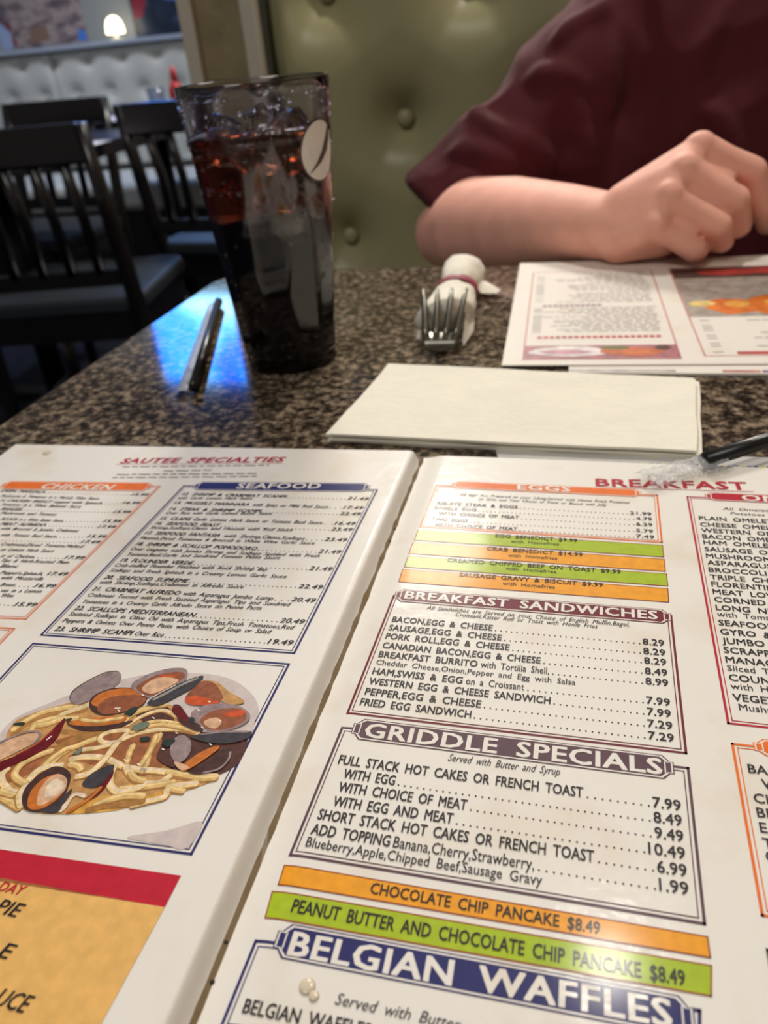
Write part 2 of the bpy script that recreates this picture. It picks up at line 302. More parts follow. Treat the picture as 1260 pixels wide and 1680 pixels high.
PRINT_L = [
('T','crimson','hi',4.9,'SAUTEE SPECIALTIES',-153.4,20.5,-66.4,15.7),
('S','crimson',[(-154.4,21.8),(-65.4,17.0)],0.3),
('W',1.7,-149.7,24.9,-72.0,20.0),
('W',1.7,-124.9,28.2,-98.0,25.7),
('W',1.7,-148.4,33.0,-74.2,28.3),
('W',1.7,-149.0,36.1,-73.9,31.2),
('B','coral',[(-118.9,42.3),(-123.0,141.9),(-134.2,142.5)],1.1,False),
('N','orange',(-204.5,45.7),(-124.3,43.2),6.8),
('S','coral',[(-124.3,43.2),(-118.9,42.3)],0.8),
('T','paper','hi',4.8,'CHICKEN',-182.1,48.2,-143.5,47.2),
('B','coral',[(-123.9,156.1),(-123.9,147.6),(-130.2,147.7)],1.1,False),
('T','ink','bi',2.3,'15.99',-129.3,51.5,-121.2,51.6),
('T','ink','bi',2.3,'16.99',-129.6,59.2,-121.4,59.2),
('T','ink','bi',2.3,'15.99',-129.8,67.3,-121.8,67.0),
('T','ink','bi',2.3,'15.99',-130.3,75.1,-122.2,74.9),
('T','ink','bi',2.3,'17.99',-130.3,79.9,-122.2,79.6),
('T','ink','bi',2.3,'15.99',-130.7,87.5,-122.4,87.3),
('T','ink','bi',2.3,'17.49',-131.3,91.9,-122.8,91.7),
('T','ink','bi',2.3,'17.99',-131.7,103.6,-123.1,103.4),
('T','ink','bi',2.3,'17.49',-132.2,115.2,-123.7,114.8),
('T','ink','bi',2.3,'16.99',-132.6,123.2,-124.0,122.8),
('T','ink','bi',2.3,'15.99',-133.2,135.2,-124.4,134.7),
('D',-176.2,52.1,-130.1,51.3),
('D',-139.8,60.5,-130.2,59.2),
('D',-178.0,68.5,-130.4,67.3),
('D',-150.3,76.4,-131.0,75.1),
('D',-156.8,80.3,-131.0,79.8),
('D',-145.2,88.9,-131.2,87.5),
('D',-169.9,93.2,-131.9,92.0),
('D',-145.9,104.4,-132.3,103.7),
('D',-141.2,123.7,-133.1,123.3),
('D',-139.5,135.4,-133.8,135.3),
('T','ink','bi',2.2,'CKEN MARSALA',-202.1,52.3,-176.9,52.1),
('T','ink','ri',2.2,'Mushroom & Tomatoes in a Marsala Wine Sauce',-198.6,57.0,-144.2,56.4),
('T','ink','ri',2.2,'N CHICKEN BREAST topped with Spinach',-195.5,61.1,-140.5,60.4),
('T','ink','ri',2.2,'Tomatoes in a White Balsamic Sauce',-192.7,64.8,-149.2,64.1),
('T','ink','bi',2.2,'FRANCESE',-189.7,68.7,-178.7,68.5),
('T','ink','ri',2.2,'Mushroom and Tomato',-187.2,72.1,-157.5,71.5),
('T','ink','ri',2.2,'PICCATA in a White Butter Sauce',-183.4,77.2,-150.9,76.4),
('T','ink','bi',2.2,'MEAT ALFREDO',-180.4,81.1,-157.4,80.5),
('T','ink','ri',2.2,'with Broccoli & Jumbo Crabmeat',-177.6,84.8,-138.0,83.8),
('T','ink','ri',2.2,'with Tomato Basil Sauce',-173.9,89.7,-145.9,88.9),
('T','ink','ri',2.2,'Crabmeat,Diced Tomato,Melted',-168.6,96.7,-128.5,95.3),
('T','ink','ri',2.2,'or Lemon Herb Sauce',-165.7,100.6,-139.9,99.6),
('T','ink','ri',2.2,'st of Chicken',-162.3,105.1,-146.5,104.5),
('T','ink','ri',2.2,'Tips & Herb-Roasted Plum',-159.9,108.3,-127.8,106.9),
('T','ink','ri',2.2,'Blanc',-157.1,112.0,-149.1,111.6),
('T','ink','ri',2.2,'Peppers,Spinach,',-153.8,116.4,-134.2,115.5),
('T','ink','ri',2.2,'with Mozzarella',-151.3,119.7,-132.0,118.7),
('T','ink','ri',2.2,'Breast',-148.0,124.0,-141.8,123.7),
('T','ink','ri',2.2,'ves in a Lemon',-145.4,127.6,-127.5,126.5),
('T','ink','ri',2.2,'Wine',-143.1,130.6,-137.5,130.3),
('B','navy',[(-106.9,41.1),(-12.2,39.8),(-14.1,147.8),(-111.0,149.6)],1.2,True),
('N','navy',(-100.2,41.0),(-17.5,38.0),6.6),
('T','paper','h',4.7,'SEAFOOD',-79.3,42.5,-39.3,40.3),
('T','ink','bi',2.4,'12. SHRIMP & CRABMEAT SCAMPI',-103.9,49.8,-52.8,49.3),
('T','ink','bi',2.4,'21.49',-23.7,49.0,-14.4,49.0),
('D',-51.6,49.3,-24.7,49.0),
('T','ink','ri',2.15,'with Garlic Lemon Herb Sauce',-104.6,53.4,-67.9,51.7),
('T','ink','bi',2.4,'13. MUSSELS MARINARA',-104.0,57.7,-67.3,57.2),
('T','ink','ri',2.4,'with Spicy or Mild Red Sauce',-65.7,57.2,-30.4,56.8),
('T','ink','bi',2.4,'17.49',-23.4,56.7,-14.8,56.6),
('D',-29.2,56.8,-24.4,56.7),
('T','ink','bi',2.4,'14. STEAK & SHRIMP SCAMPI',-103.8,63.0,-60.0,62.3),
('T','ink','bi',2.4,'22.49',-23.6,61.7,-14.6,61.5),
('D',-58.8,62.3,-24.6,61.7),
('T','ink','ri',2.15,'Over Rice with Garlic Lemon Butter Sauce',-103.8,66.6,-54.0,63.7),
('T','ink','bi',2.4,'15. CLAMS',-104.1,71.2,-89.7,70.9),
('T','ink','ri',2.4,'Garlic Lemon Herb Sauce or Tomato Basil Sauce',-88.3,70.8,-29.0,69.5),
('T','ink','bi',2.4,'16.49',-23.5,69.4,-14.9,69.2),
('D',-27.8,69.5,-24.5,69.4),
('T','ink','bi',2.4,'16. SEAFOOD FEAST',-104.4,75.2,-74.2,74.8),
('T','ink','bi',2.4,'23.49',-23.7,73.9,-15.0,73.8),
('D',-73.0,74.8,-24.7,73.9),
('T','ink','ri',2.15,'Shrimp,Scallops,Clams and Mussels with Red Sauce',-105.2,78.7,-40.2,75.7),
('T','ink','bi',2.4,'17. SEAFOOD FANTASIA',-105.3,83.0,-70.4,82.4),
('T','ink','ri',2.4,'with Shrimp,Clams,Scallops',-68.6,82.4,-32.9,81.8),
('T','ink','bi',2.4,'23.49',-24.2,81.6,-15.1,81.4),
('D',-31.7,81.8,-25.2,81.6),
('T','ink','ri',2.15,'Mussels,Diced Tomatoes & Broccoli in White Wine Garlic Sauce',-105.5,86.8,-27.6,84.6),
('T','ink','bi',2.4,'18. SHRIMP & SCALLOP POMODORO',-105.0,91.4,-50.6,90.6),
('T','ink','bi',2.4,'21.49',-24.1,90.2,-15.2,90.0),
('D',-49.4,90.6,-25.1,90.2),
('T','ink','ri',2.15,'Over Linguine with Jumbo Shrimp and Scallops Sautéed with Fresh',-105.6,95.1,-22.8,93.2),
('T','ink','ri',2.15,'Tomato,Basil,Garlic and Sundried Tomato Pesto Sauce',-105.1,99.1,-38.5,95.8),
('T','ink','bi',2.4,'19. FLOUNDER VERDE',-105.4,103.4,-73.6,102.7),
('T','ink','bi',2.4,'21.49',-24.2,101.7,-15.3,101.5),
('D',-72.4,102.7,-25.2,101.7),
('T','ink','ri',2.15,'Crab-stuffed Flounder Finished with Rock Shrimp Bay',-106.2,106.9,-40.7,103.8),
('T','ink','ri',2.15,'Scallops and Fresh Spinach in a Creamy Lemon Garlic Sauce',-106.4,110.3,-31.5,107.7),
('T','ink','bi',2.4,'20. SEAFOOD SUPREME',-106.0,115.2,-70.0,114.3),
('T','ink','bi',2.4,'22.49',-24.7,113.2,-15.6,113.0),
('D',-68.8,114.3,-25.7,113.2),
('T','ink','ri',2.15,'with Shrimp,Scallops,Crabmeat in Alfredo Sauce',-106.3,118.4,-46.0,115.6),
('T','ink','bi',2.4,'21. CRABMEAT ALFREDO',-106.8,122.8,-69.6,122.0),
('T','ink','ri',2.4,'with Asparagus Jumbo Lump',-68.2,122.0,-32.0,121.3),
('T','ink','bi',2.4,'20.49',-24.7,121.1,-15.9,121.0),
('D',-30.8,121.3,-25.7,121.1),
('T','ink','ri',2.15,'Crabmeat Tossed with Fresh Sautéed Asparagus Tips and Sundried',-106.6,126.6,-24.5,124.0),
('T','ink','ri',2.15,'Tomatoes in a Creamy Garlic Alfredo Sauce on Penne Pasta',-106.4,130.7,-34.2,127.1),
('T','ink','bi',2.4,'22. SCALLOPS MEDITERRANEAN',-107.0,134.8,-57.8,133.8),
('T','ink','bi',2.4,'20.49',-24.8,133.1,-16.1,133.0),
('D',-56.6,133.8,-25.8,133.1),
('T','ink','ri',2.15,'Sautéed Scallops in Olive Oil with Asparagus Tips,Fresh Tomatoes,Red',-107.3,138.1,-18.8,136.2),
('T','ink','ri',2.15,'Peppers & Onions Over Penne Pasta with Choice of Soup or Salad',-107.3,142.0,-26.2,139.3),
('T','ink','bi',2.4,'23. SHRIMP SCAMPI',-107.5,146.9,-76.7,145.9),
('T','ink','ri',2.4,'Over Rice',-75.3,145.9,-64.3,145.6),
('T','ink','bi',2.4,'19.49',-25.1,144.4,-16.4,144.1),
('D',-63.1,145.6,-26.1,144.4),
('B','navy',[(-111.1,154.3),(-14.1,153.1),(-15.6,223.4),(-112.5,226.0)],1.2,True),
('Q','special_panel','tan',[(-112,238.0),(-15.7,237.7),(-17.5,272),(-112,274)]),
('Q','special_heading','red',[(-112,231.5),(-15.5,229.4),(-15.7,237.7),(-112,239.9)]),
('T','red','bi',2.5,'DAY',-60.6,241.1,-53.7,241.2),
('T','ink','bi',3.4,'PIE',-57.7,246.2,-51.3,246.5),
('T','ink','bi',3.4,'E',-49.5,255.7,-46.9,255.8),
('T','ink','bi',3.6,'UCE',-43.6,265.2,-35.6,265.4),
]
FOOD = [
('b','plate_grey',0,[-94.4,196.5,-94.0,187.8,-86.8,180.4,-81.0,175.2,-71.0,168.8,-67.9,167.2,-59.8,163.7,-46.1,161.3,-33.3,161.6,-23.4,166.1,-17.3,172.4,-16.0,178.3,-16.7,185.8,-35.5,183.2,-60.0,181.0,-73.5,193.5,-85.0,201.9,-88.2,204.6]),
('b','plate_grey',0,[-35.0,221.7,-25.4,218.1,-16.9,214.0,-17.6,222.1,-24.6,222.0]),
('b','pasta_base',0,[-86.6,206.7,-93.3,191.3,-90.0,185.6,-82.8,180.9,-74.3,177.1,-60.9,178.5,-56.2,177.6,-43.7,175.9,-33.8,183.0,-29.0,187.6,-28.6,197.6,-18.6,199.2,-23.1,203.8,-31.5,208.5,-41.1,213.8,-50.4,216.7,-60.9,218.5,-69.7,218.3,-79.8,215.7]),
('b','sauce',0,[-74.9,194.7,-63.6,188.6,-52.0,186.5,-49.0,187.2,-40.2,189.2,-36.6,198.8,-42.7,203.5,-48.0,201.9,-60.2,201.0,-67.2,199.3,-65.2,197.1]),
('b','sauce_dark',0,[-57.0,179.4,-46.8,176.3,-38.9,183.7,-30.4,184.6,-19.6,183.1,-15.5,185.7,-14.6,193.1,-18.1,198.4,-24.7,200.4,-32.9,199.2,-39.9,195.8,-41.5,189.4,-48.4,185.0]),
('b','sauce',0,[-84.6,208.2,-82.4,204.3,-78.4,199.0,-72.5,196.3,-74.3,204.9,-77.9,209.9,-82.2,211.4]),
('b','gold',0,[-55.4,217.3,-50.9,212.1,-43.5,208.9,-36.5,208.7,-40.3,212.4,-31.8,205.6,-23.9,202.1,-23.5,203.4,-30.6,207.9,-40.2,213.2,-43.9,214.9]),
('s','noodle_dark',2.2,[-90.2,194.9,-88.6,189.6,-80.5,184.3,-71.8,181.0]),
('s','noodle',2.6,[-91.9,193.1,-90.1,188.8,-86.1,184.0,-79.1,181.0,-76.1,180.0]),
('s','noodle_light',2.4,[-80.2,185.3,-77.8,182.9,-74.1,180.3,-72.5,178.4]),
('s','noodle',3.2,[-86.3,190.3,-84.3,188.0,-79.9,185.8,-77.6,186.0]),
('s','noodle',2.6,[-85.4,192.2,-85.4,189.7,-82.0,188.7,-78.4,186.1,-73.0,184.9]),
('s','noodle_dark',2.0,[-75.6,190.3,-66.7,190.6,-61.0,188.8,-57.0,185.2]),
('s','noodle_dark',2.2,[-73.2,204.7,-73.3,200.2,-71.6,195.2,-66.2,191.5,-61.4,190.8]),
('s','noodle',2.4,[-70.9,202.6,-70.0,198.7,-67.1,195.5,-62.0,191.4]),
('s','noodle',2.2,[-72.8,204.7,-72.0,200.9,-69.6,196.8,-67.6,196.0]),
('s','noodle_light',1.9,[-65.5,196.7,-59.8,194.9,-54.9,191.8,-53.9,187.8,-55.7,187.6,-59.4,188.6,-61.4,190.8,-60.0,192.6,-57.0,192.6,-54.0,191.2,-51.5,187.5]),
('s','noodle',2.2,[-53.6,177.5,-56.7,182.1,-58.2,184.1]),
('s','noodle',2.2,[-57.9,186.3,-55.6,180.4,-49.9,176.7,-46.7,175.7]),
('s','noodle_light',1.5,[-55.7,186.0,-52.3,181.1,-47.3,178.1,-41.9,179.6,-38.7,181.4]),
('s','noodle',1.6,[-52.7,185.6,-46.8,182.6,-39.4,182.6]),
('s','noodle_light',2.0,[-54.1,191.2,-50.4,188.0,-43.5,185.4,-37.6,184.6,-31.0,185.2]),
('s','noodle',1.7,[-53.0,188.3,-46.5,184.2,-39.8,183.8,-32.0,184.9]),
('s','noodle',2.2,[-41.4,199.5,-43.2,193.8,-43.0,189.1,-43.2,187.0]),
('s','noodle',2.2,[-47.6,199.4,-48.9,195.6,-49.5,192.1]),
('s','noodle',2.0,[-43.4,199.8,-43.1,194.8,-43.4,191.7,-44.2,187.6]),
('s','noodle_light',2.5,[-66.3,200.5,-61.7,198.7,-55.2,198.4,-48.5,200.2,-40.7,200.8,-42.6,200.6,-34.6,200.2,-27.1,200.7,-18.5,199.4]),
('s','noodle',2.3,[-34.7,200.0,-28.1,200.4,-22.9,200.8,-18.6,199.7]),
('s','noodle_light',2.3,[-48.0,199.5,-45.0,202.5,-40.4,204.6,-35.4,204.3,-33.2,202.1,-32.8,201.1]),
('s','noodle',2.5,[-45.5,207.7,-39.4,206.3,-34.4,204.6,-30.2,203.1]),
('s','noodle_light',2.6,[-31.6,205.1,-27.7,203.8,-23.3,202.5]),
('s','noodle',2.2,[-32.2,204.8,-28.9,205.6,-26.0,205.6]),
('s','noodle_light',2.2,[-39.3,212.6,-34.8,210.2,-30.9,208.2,-31.6,205.6]),
('s','noodle_light',2.6,[-38.4,205.2,-41.3,207.3,-45.1,208.8,-48.7,206.8,-50.3,204.0,-51.1,200.6]),
('s','noodle',2.4,[-39.0,204.0,-42.5,203.7,-45.3,201.5]),
('s','noodle_light',2.4,[-60.8,206.0,-57.9,204.7,-56.2,202.2,-55.2,198.4,-54.9,191.8]),
('s','noodle',2.0,[-47.8,199.2,-49.1,194.8,-48.7,193.3]),
('s','noodle',2.4,[-65.5,201.8,-62.0,202.2,-59.8,203.6]),
('s','noodle_light',2.8,[-73.8,209.7,-73.5,206.1,-70.9,203.7,-66.5,202.8]),
('s','noodle',2.5,[-73.7,210.5,-78.1,209.0,-79.9,207.1,-79.7,203.9,-77.2,200.7,-73.2,197.8]),
('s','noodle_light',2.6,[-73.1,213.0,-76.5,213.5,-81.1,211.2,-83.5,208.5,-83.0,205.7]),
('s','noodle',2.6,[-69.7,218.3,-74.0,216.9,-78.3,215.5,-80.8,213.8]),
('s','noodle_light',2.4,[-70.0,218.0,-73.1,214.7,-73.6,211.8,-72.9,210.4]),
('s','noodle',2.4,[-80.5,213.7,-77.7,214.2,-74.5,214.5]),
('s','noodle',2.6,[-49.6,214.4,-45.9,211.4,-41.3,209.4,-36.3,209.0]),
('s','noodle_dark',1.8,[-51.0,215.8,-46.2,213.4,-41.5,212.3,-35.6,210.2]),
('b','shell',0,[-80.6,177.9,-81.6,174.1,-79.1,169.2,-75.2,164.9,-71.2,163.8,-68.6,166.2,-67.9,169.5,-70.0,173.7,-73.1,177.4,-77.0,179.9]),
('s','shell_dark',0.5,[-80.6,177.9,-81.6,174.1,-79.1,169.2,-75.2,164.9,-71.2,163.8]),
('b','shell_dark',0,[-72.8,179.0,-73.1,175.2,-69.3,171.7,-63.2,170.5,-58.4,171.1,-54.8,173.9,-54.8,177.7,-58.8,180.6,-64.5,182.9,-69.4,182.0]),
('b','clam_orange',0,[-72.3,178.4,-72.0,174.8,-68.3,172.0,-62.6,170.8,-58.5,171.7,-56.3,174.1,-62.1,174.9,-66.5,176.6,-69.1,179.6]),
('b','clam_brown',0,[-68.9,180.6,-68.4,176.3,-63.5,174.0,-57.2,173.2,-54.8,174.5,-55.3,177.5,-59.6,180.7,-64.8,182.4]),
('b','herb',0,[-58.8,181.4,-58.0,178.9,-57.2,179.3,-57.5,181.4]),
('s','white',0.5,[-63.3,179.6,-61.2,179.2]),
('s','white',0.4,[-61.8,180.0,-60.6,180.8]),
('b','shell_dark',0,[-75.5,187.5,-72.1,186.3,-61.0,185.8,-54.5,183.6,-57.0,186.7,-63.3,189.1,-70.0,189.5]),
('b','clam_orange',0,[-74.8,187.4,-70.2,185.0,-58.8,182.2,-56.9,183.2,-58.6,185.4,-66.1,187.5,-71.8,188.0]),
('s','noodle',1.6,[-71.7,185.5,-65.6,185.4,-62.0,184.1,-58.0,182.8]),
('b','meat',0,[-91.6,199.5,-90.0,196.3,-85.6,193.7,-81.9,192.7,-80.9,196.0,-83.4,199.3,-86.3,202.5,-88.4,203.8]),
('s','shell',1.0,[-92.6,198.2,-89.8,195.3,-86.0,192.5,-82.6,192.3,-80.9,193.8,-81.0,196.5]),
('b','chili',0,[-87.5,205.0,-83.0,201.1,-79.7,195.4,-78.0,188.1,-77.3,185.7,-76.0,188.4,-75.0,195.2,-78.5,201.4,-82.6,205.2,-85.3,207.9]),
('s','white',0.6,[-77.8,194.8,-77.1,193.0]),
('s','chili_light',0.8,[-83.9,201.7,-79.9,196.8,-78.0,190.7]),
('b','shell_dark',0,[-70.2,217.2,-73.0,212.6,-72.3,207.7,-69.6,203.8,-65.6,203.6,-62.1,205.8,-60.6,209.4,-59.8,213.1,-60.9,217.3,-66.2,218.8]),
('b','clam_orange',0,[-68.4,217.3,-70.6,213.1,-70.0,208.7,-66.9,206.0,-63.1,206.8,-60.9,210.7,-62.1,215.5,-65.2,218.0]),
('b','meat',0,[-65.8,216.5,-68.3,212.3,-68.4,208.0,-66.1,205.9,-62.6,207.1,-60.9,210.7,-62.4,213.9,-63.6,215.7]),
('b','white_meat',0,[-65.5,213.5,-67.0,209.5,-65.4,207.6,-62.2,208.8,-61.8,211.3,-63.3,213.2]),
('b','mussel',0,[-57.0,208.0,-56.4,204.5,-53.8,201.4,-51.2,200.4,-50.3,204.0,-51.8,208.1,-54.5,208.9]),
('b','chili',0,[-53.2,212.9,-51.8,209.4,-50.5,203.6,-50.6,201.8,-49.5,204.3,-49.9,209.9,-52.4,213.6]),
('s','clam_orange',1.4,[-56.0,217.6,-53.8,215.0,-51.9,211.9,-50.7,207.9]),
('b','white_meat',0,[-59.4,216.7,-58.1,214.5,-57.5,211.1,-53.9,211.1,-53.5,212.3,-56.8,212.2,-56.9,216.3,-57.9,217.7]),
('b','mussel',0,[-63.4,218.3,-60.6,214.8,-59.4,210.5,-58.7,210.4,-58.5,215.0,-58.6,217.8]),
('b','herb',0,[-92.9,190.2,-89.8,189.2,-89.1,190.2,-91.8,190.8]),
('b','herb',0,[-76.8,186.4,-74.8,185.4,-75.3,186.7]),
('b','herb_light',0,[-66.2,198.2,-64.7,195.8,-63.9,197.8,-65.5,198.6]),
('b','shell',0,[-62.8,170.0,-61.0,165.1,-54.8,160.8,-48.8,159.7,-46.3,162.3,-46.4,166.7,-52.6,173.6,-56.0,173.4]),
('b','clam_brown',0,[-60.6,170.4,-57.3,164.6,-50.0,161.5,-46.8,163.0,-48.2,166.9,-53.3,173.0]),
('b','meat',0,[-58.6,169.5,-55.3,164.7,-48.2,165.0,-49.5,168.3,-53.4,171.9,-56.9,171.7]),
('s','clam_red',1.0,[-55.7,164.7,-52.6,164.0,-48.9,163.6]),
('b','pasta_base',0,[-40.6,164.7,-35.0,164.3,-29.2,167.8,-22.9,170.8,-23.1,172.6,-28.5,172.7,-36.3,167.8]),
('b','clam_brown',0,[-42.0,172.7,-41.6,168.5,-39.7,164.6,-35.1,165.2,-30.6,169.5,-29.8,171.7,-33.2,174.5,-38.7,174.6]),
('b','clam_red',0,[-42.0,172.7,-38.5,171.1,-32.5,172.1,-29.8,172.9,-35.0,174.7,-39.6,174.8]),
('b','mussel',0,[-53.3,176.6,-52.0,172.9,-47.3,166.8,-40.8,162.2,-40.7,166.6,-44.1,171.2,-49.0,176.6]),
('s','mussel_light',1.3,[-52.4,174.7,-49.4,171.3,-45.5,166.6,-41.7,163.3]),
('s','white',0.35,[-53.8,174.9,-51.6,171.6,-47.9,167.5]),
('b','shell_dark',0,[-44.3,176.6,-42.4,175.7,-37.0,180.1,-30.8,183.6,-32.0,184.9,-38.6,182.5]),
('b','chili',0,[-44.2,177.7,-42.7,176.0,-37.7,179.6,-37.1,181.8,-40.5,180.6]),
('b','shell',0,[-36.9,179.0,-35.2,175.3,-30.9,173.5,-25.1,173.1,-19.8,175.0,-17.9,178.0,-19.2,180.9,-23.0,183.3,-28.9,183.9]),
('b','clam_brown',0,[-33.1,180.7,-30.5,176.4,-23.7,174.4,-19.8,176.1,-19.4,179.3,-23.2,182.8,-28.5,183.8]),
('b','clam_red',0,[-27.2,177.6,-22.9,175.1,-20.0,175.6,-22.1,178.0]),
('b','meat',0,[-31.6,181.0,-28.9,179.0,-26.1,180.2,-26.6,183.0,-29.4,182.9]),
('b','mussel',0,[-33.2,187.1,-29.1,185.5,-22.0,183.5,-15.8,182.6,-15.3,185.1,-20.2,187.9,-27.7,188.5]),
('s','shell',0.9,[-30.6,186.0,-24.0,184.0,-15.8,182.8]),
('b','sauce_dark',0,[-39.9,195.8,-39.7,192.8,-35.7,193.7,-32.6,198.2,-35.6,198.2]),
('b','shell',0,[-36.8,193.3,-37.7,188.8,-35.9,187.0,-32.5,188.6,-30.6,192.4,-31.1,196.0,-33.3,196.8]),
('b','shell_dark',0,[-27.7,199.4,-24.2,196.0,-20.9,190.0,-18.7,190.2,-18.1,194.6,-20.1,197.8,-24.6,199.9]),
('s','shell',0.8,[-23.6,199.2,-19.5,197.2,-18.1,193.6,-18.7,190.7]),
('b','clam_orange',0,[-30.9,198.9,-30.0,196.4,-27.6,192.5,-23.8,189.4,-22.6,190.3,-25.5,195.2,-28.7,199.1]),
('b','meat',0,[-33.7,196.9,-31.0,197.0,-28.4,198.0,-30.3,199.3]),
('b','herb',0,[-41.0,190.4,-39.4,189.1,-37.0,189.3,-38.3,192.0]),
('b','herb_light',0,[-53.2,186.2,-51.9,184.4,-49.0,183.7,-48.5,185.5,-51.1,187.5]),
('b','herb',0,[-48.5,189.8,-46.2,189.0,-45.0,190.4,-47.4,191.0]),
('b','herb',0,[-37.0,180.1,-35.2,180.1,-35.2,182.0]),
('b','herb',0,[-58.2,180.7,-56.8,178.2,-55.3,179.2,-56.4,182.2]),
('s','white',0.45,[-57.2,173.0,-56.1,173.4]),
('s','white',0.45,[-43.8,182.1,-42.8,182.6]),
('s','white',0.45,[-39.7,192.8,-38.7,193.1]),
('s','white',0.45,[-34.0,172.8,-32.9,173.3]),
('s','white',0.45,[-27.2,179.8,-26.2,180.3]),
('s','white',0.45,[-38.5,186.3,-37.5,186.7]),
('s','white',0.45,[-26.2,189.0,-25.2,189.4]),
('s','white',0.45,[-44.4,199.0,-43.4,199.3]),
('s','white',0.45,[-49.2,198.2,-48.2,198.5]),
('s','white',0.45,[-36.0,176.6,-34.9,177.0]),
('s','white',0.45,[-31.5,183.2,-30.5,183.6]),
('s','white',0.45,[-48.7,181.7,-47.6,182.1]),
]
# ---------------------------------------------------------------- the open menu
INK = {'ink': (44, 40, 42), 'paper': (226, 221, 213), 'crimson': (176, 34, 52), 'orange': (226, 112, 42), 'coral': (222, 128, 92), 'maroon': (110, 32, 46), 'plum': (92, 66, 76), 'navy': (44, 44, 100),
       'lime': (164, 186, 38), 'amber': (234, 158, 38), 'olive': (96, 98, 70), 'red': (188, 36, 54), 'tan': (226, 178, 104),
       'plate_grey': (202, 188, 184), 'pasta_base': (196, 148, 92), 'sauce': (158, 98, 64), 'sauce_dark': (88, 56, 48), 'gold': (214, 160, 78), 'noodle': (218, 182, 116), 'noodle_light': (234, 206, 148), 'noodle_dark': (170, 122, 68),
       'shell': (150, 130, 130), 'shell_dark': (74, 50, 46), 'clam_orange': (196, 112, 48), 'clam_brown': (146, 86, 58), 'clam_red': (200, 84, 40), 'meat': (214, 172, 138), 'white_meat': (232, 210, 184), 'chili': (104, 24, 30), 'chili_light': (150, 50, 50), 'herb': (46, 58, 52), 'herb_light': (112, 124, 108), 'mussel': (66, 62, 66), 'mussel_light': (150, 146, 136), 'white': (240, 234, 226), 'grime': (112, 92, 62)}
FOODINK = set(list(INK)[list(INK).index('plate_grey')+1:list(INK).index('white')])
def paper_mat(name, rgb, stains=.5):
    M = bpy.data.materials.new(name); M.use_nodes = True; nt = M.node_tree; b = nt.nodes['Principled BSDF']; N = nt.nodes.new; L = nt.links.new
    tc = N('ShaderNodeTexCoord'); n = N('ShaderNodeTexNoise'); n.inputs['Scale'].default_value = 38; n.inputs['Detail'].default_value = 6; L(tc.outputs['Object'], n.inputs['Vector'])
    r = N('ShaderNodeValToRGB'); r.color_ramp.elements[0].position = .26; r.color_ramp.elements[1].position = .46; c = lin(rgb)
    r.color_ramp.elements[0].color = tuple(c[i]*k for i, k in enumerate((1-.16*stains, 1-.24*stains, 1-.4*stains)))+(1,); r.color_ramp.elements[1].color = c
    L(n.outputs['Fac'], r.inputs['Fac']); L(r.outputs['Color'], b.inputs['Base Color']); b.inputs['Roughness'].default_value = .5
    b.inputs['Coat Weight'].default_value = .09; b.inputs['Coat Roughness'].default_value = .16; b.inputs['Specular IOR Level'].default_value = .18
    n2 = N('ShaderNodeTexNoise'); n2.inputs['Scale'].default_value = 120; n2.inputs['Detail'].default_value = 3; L(tc.outputs['Object'], n2.inputs['Vector'])
    bp = N('ShaderNodeBump'); bp.inputs['Strength'].default_value = .06; bp.inputs['Distance'].default_value = .004; L(n2.outputs['Fac'], bp.inputs['Height']); L(bp.outputs['Normal'], b.inputs['Normal']); L(bp.outputs['Normal'], b.inputs['Coat Normal'])
    return M
M_paper = paper_mat('laminated_menu_paper', INK['paper'])
def ink(k):
    if k == 'paper': return M_paper
    return mat('ink_'+k, INK[k], .5, coat=.09, spec=.18, noise_amt=.3 if k in FOODINK else .12, nscale=420 if k in FOODINK else 300)
def zpage(u):
    if u >= 0: return .0015+.0017*ss(u/.012)
    d = -u
    return .0015+.0010*ss(d/.006)+.0050*ss(d/.004)*min(1, max(0, 1-(d-.006)/.224))
def PV(u, v, lift): u *= .001; v *= .001; return (u, -v, zpage(u)+lift*.001)
FONT_JOBS = []
def text(mb, s, style, col, u0, v0, u1, v1, cap, lift):
    d = bpy.data.curves.new('t', 'FONT'); d.body = s; d.size = 1; d.resolution_u = 2; d.fill_mode = 'FRONT'
    d.space_word = 1.8
    if style[0] == 'h': d.space_character = 1.06
    o = bpy.data.objects.new('t', d); COL.objects.link(o); FONT_JOBS.append((o, mb, style, col, u0, v0, u1, v1, cap, lift))
CAP = .727
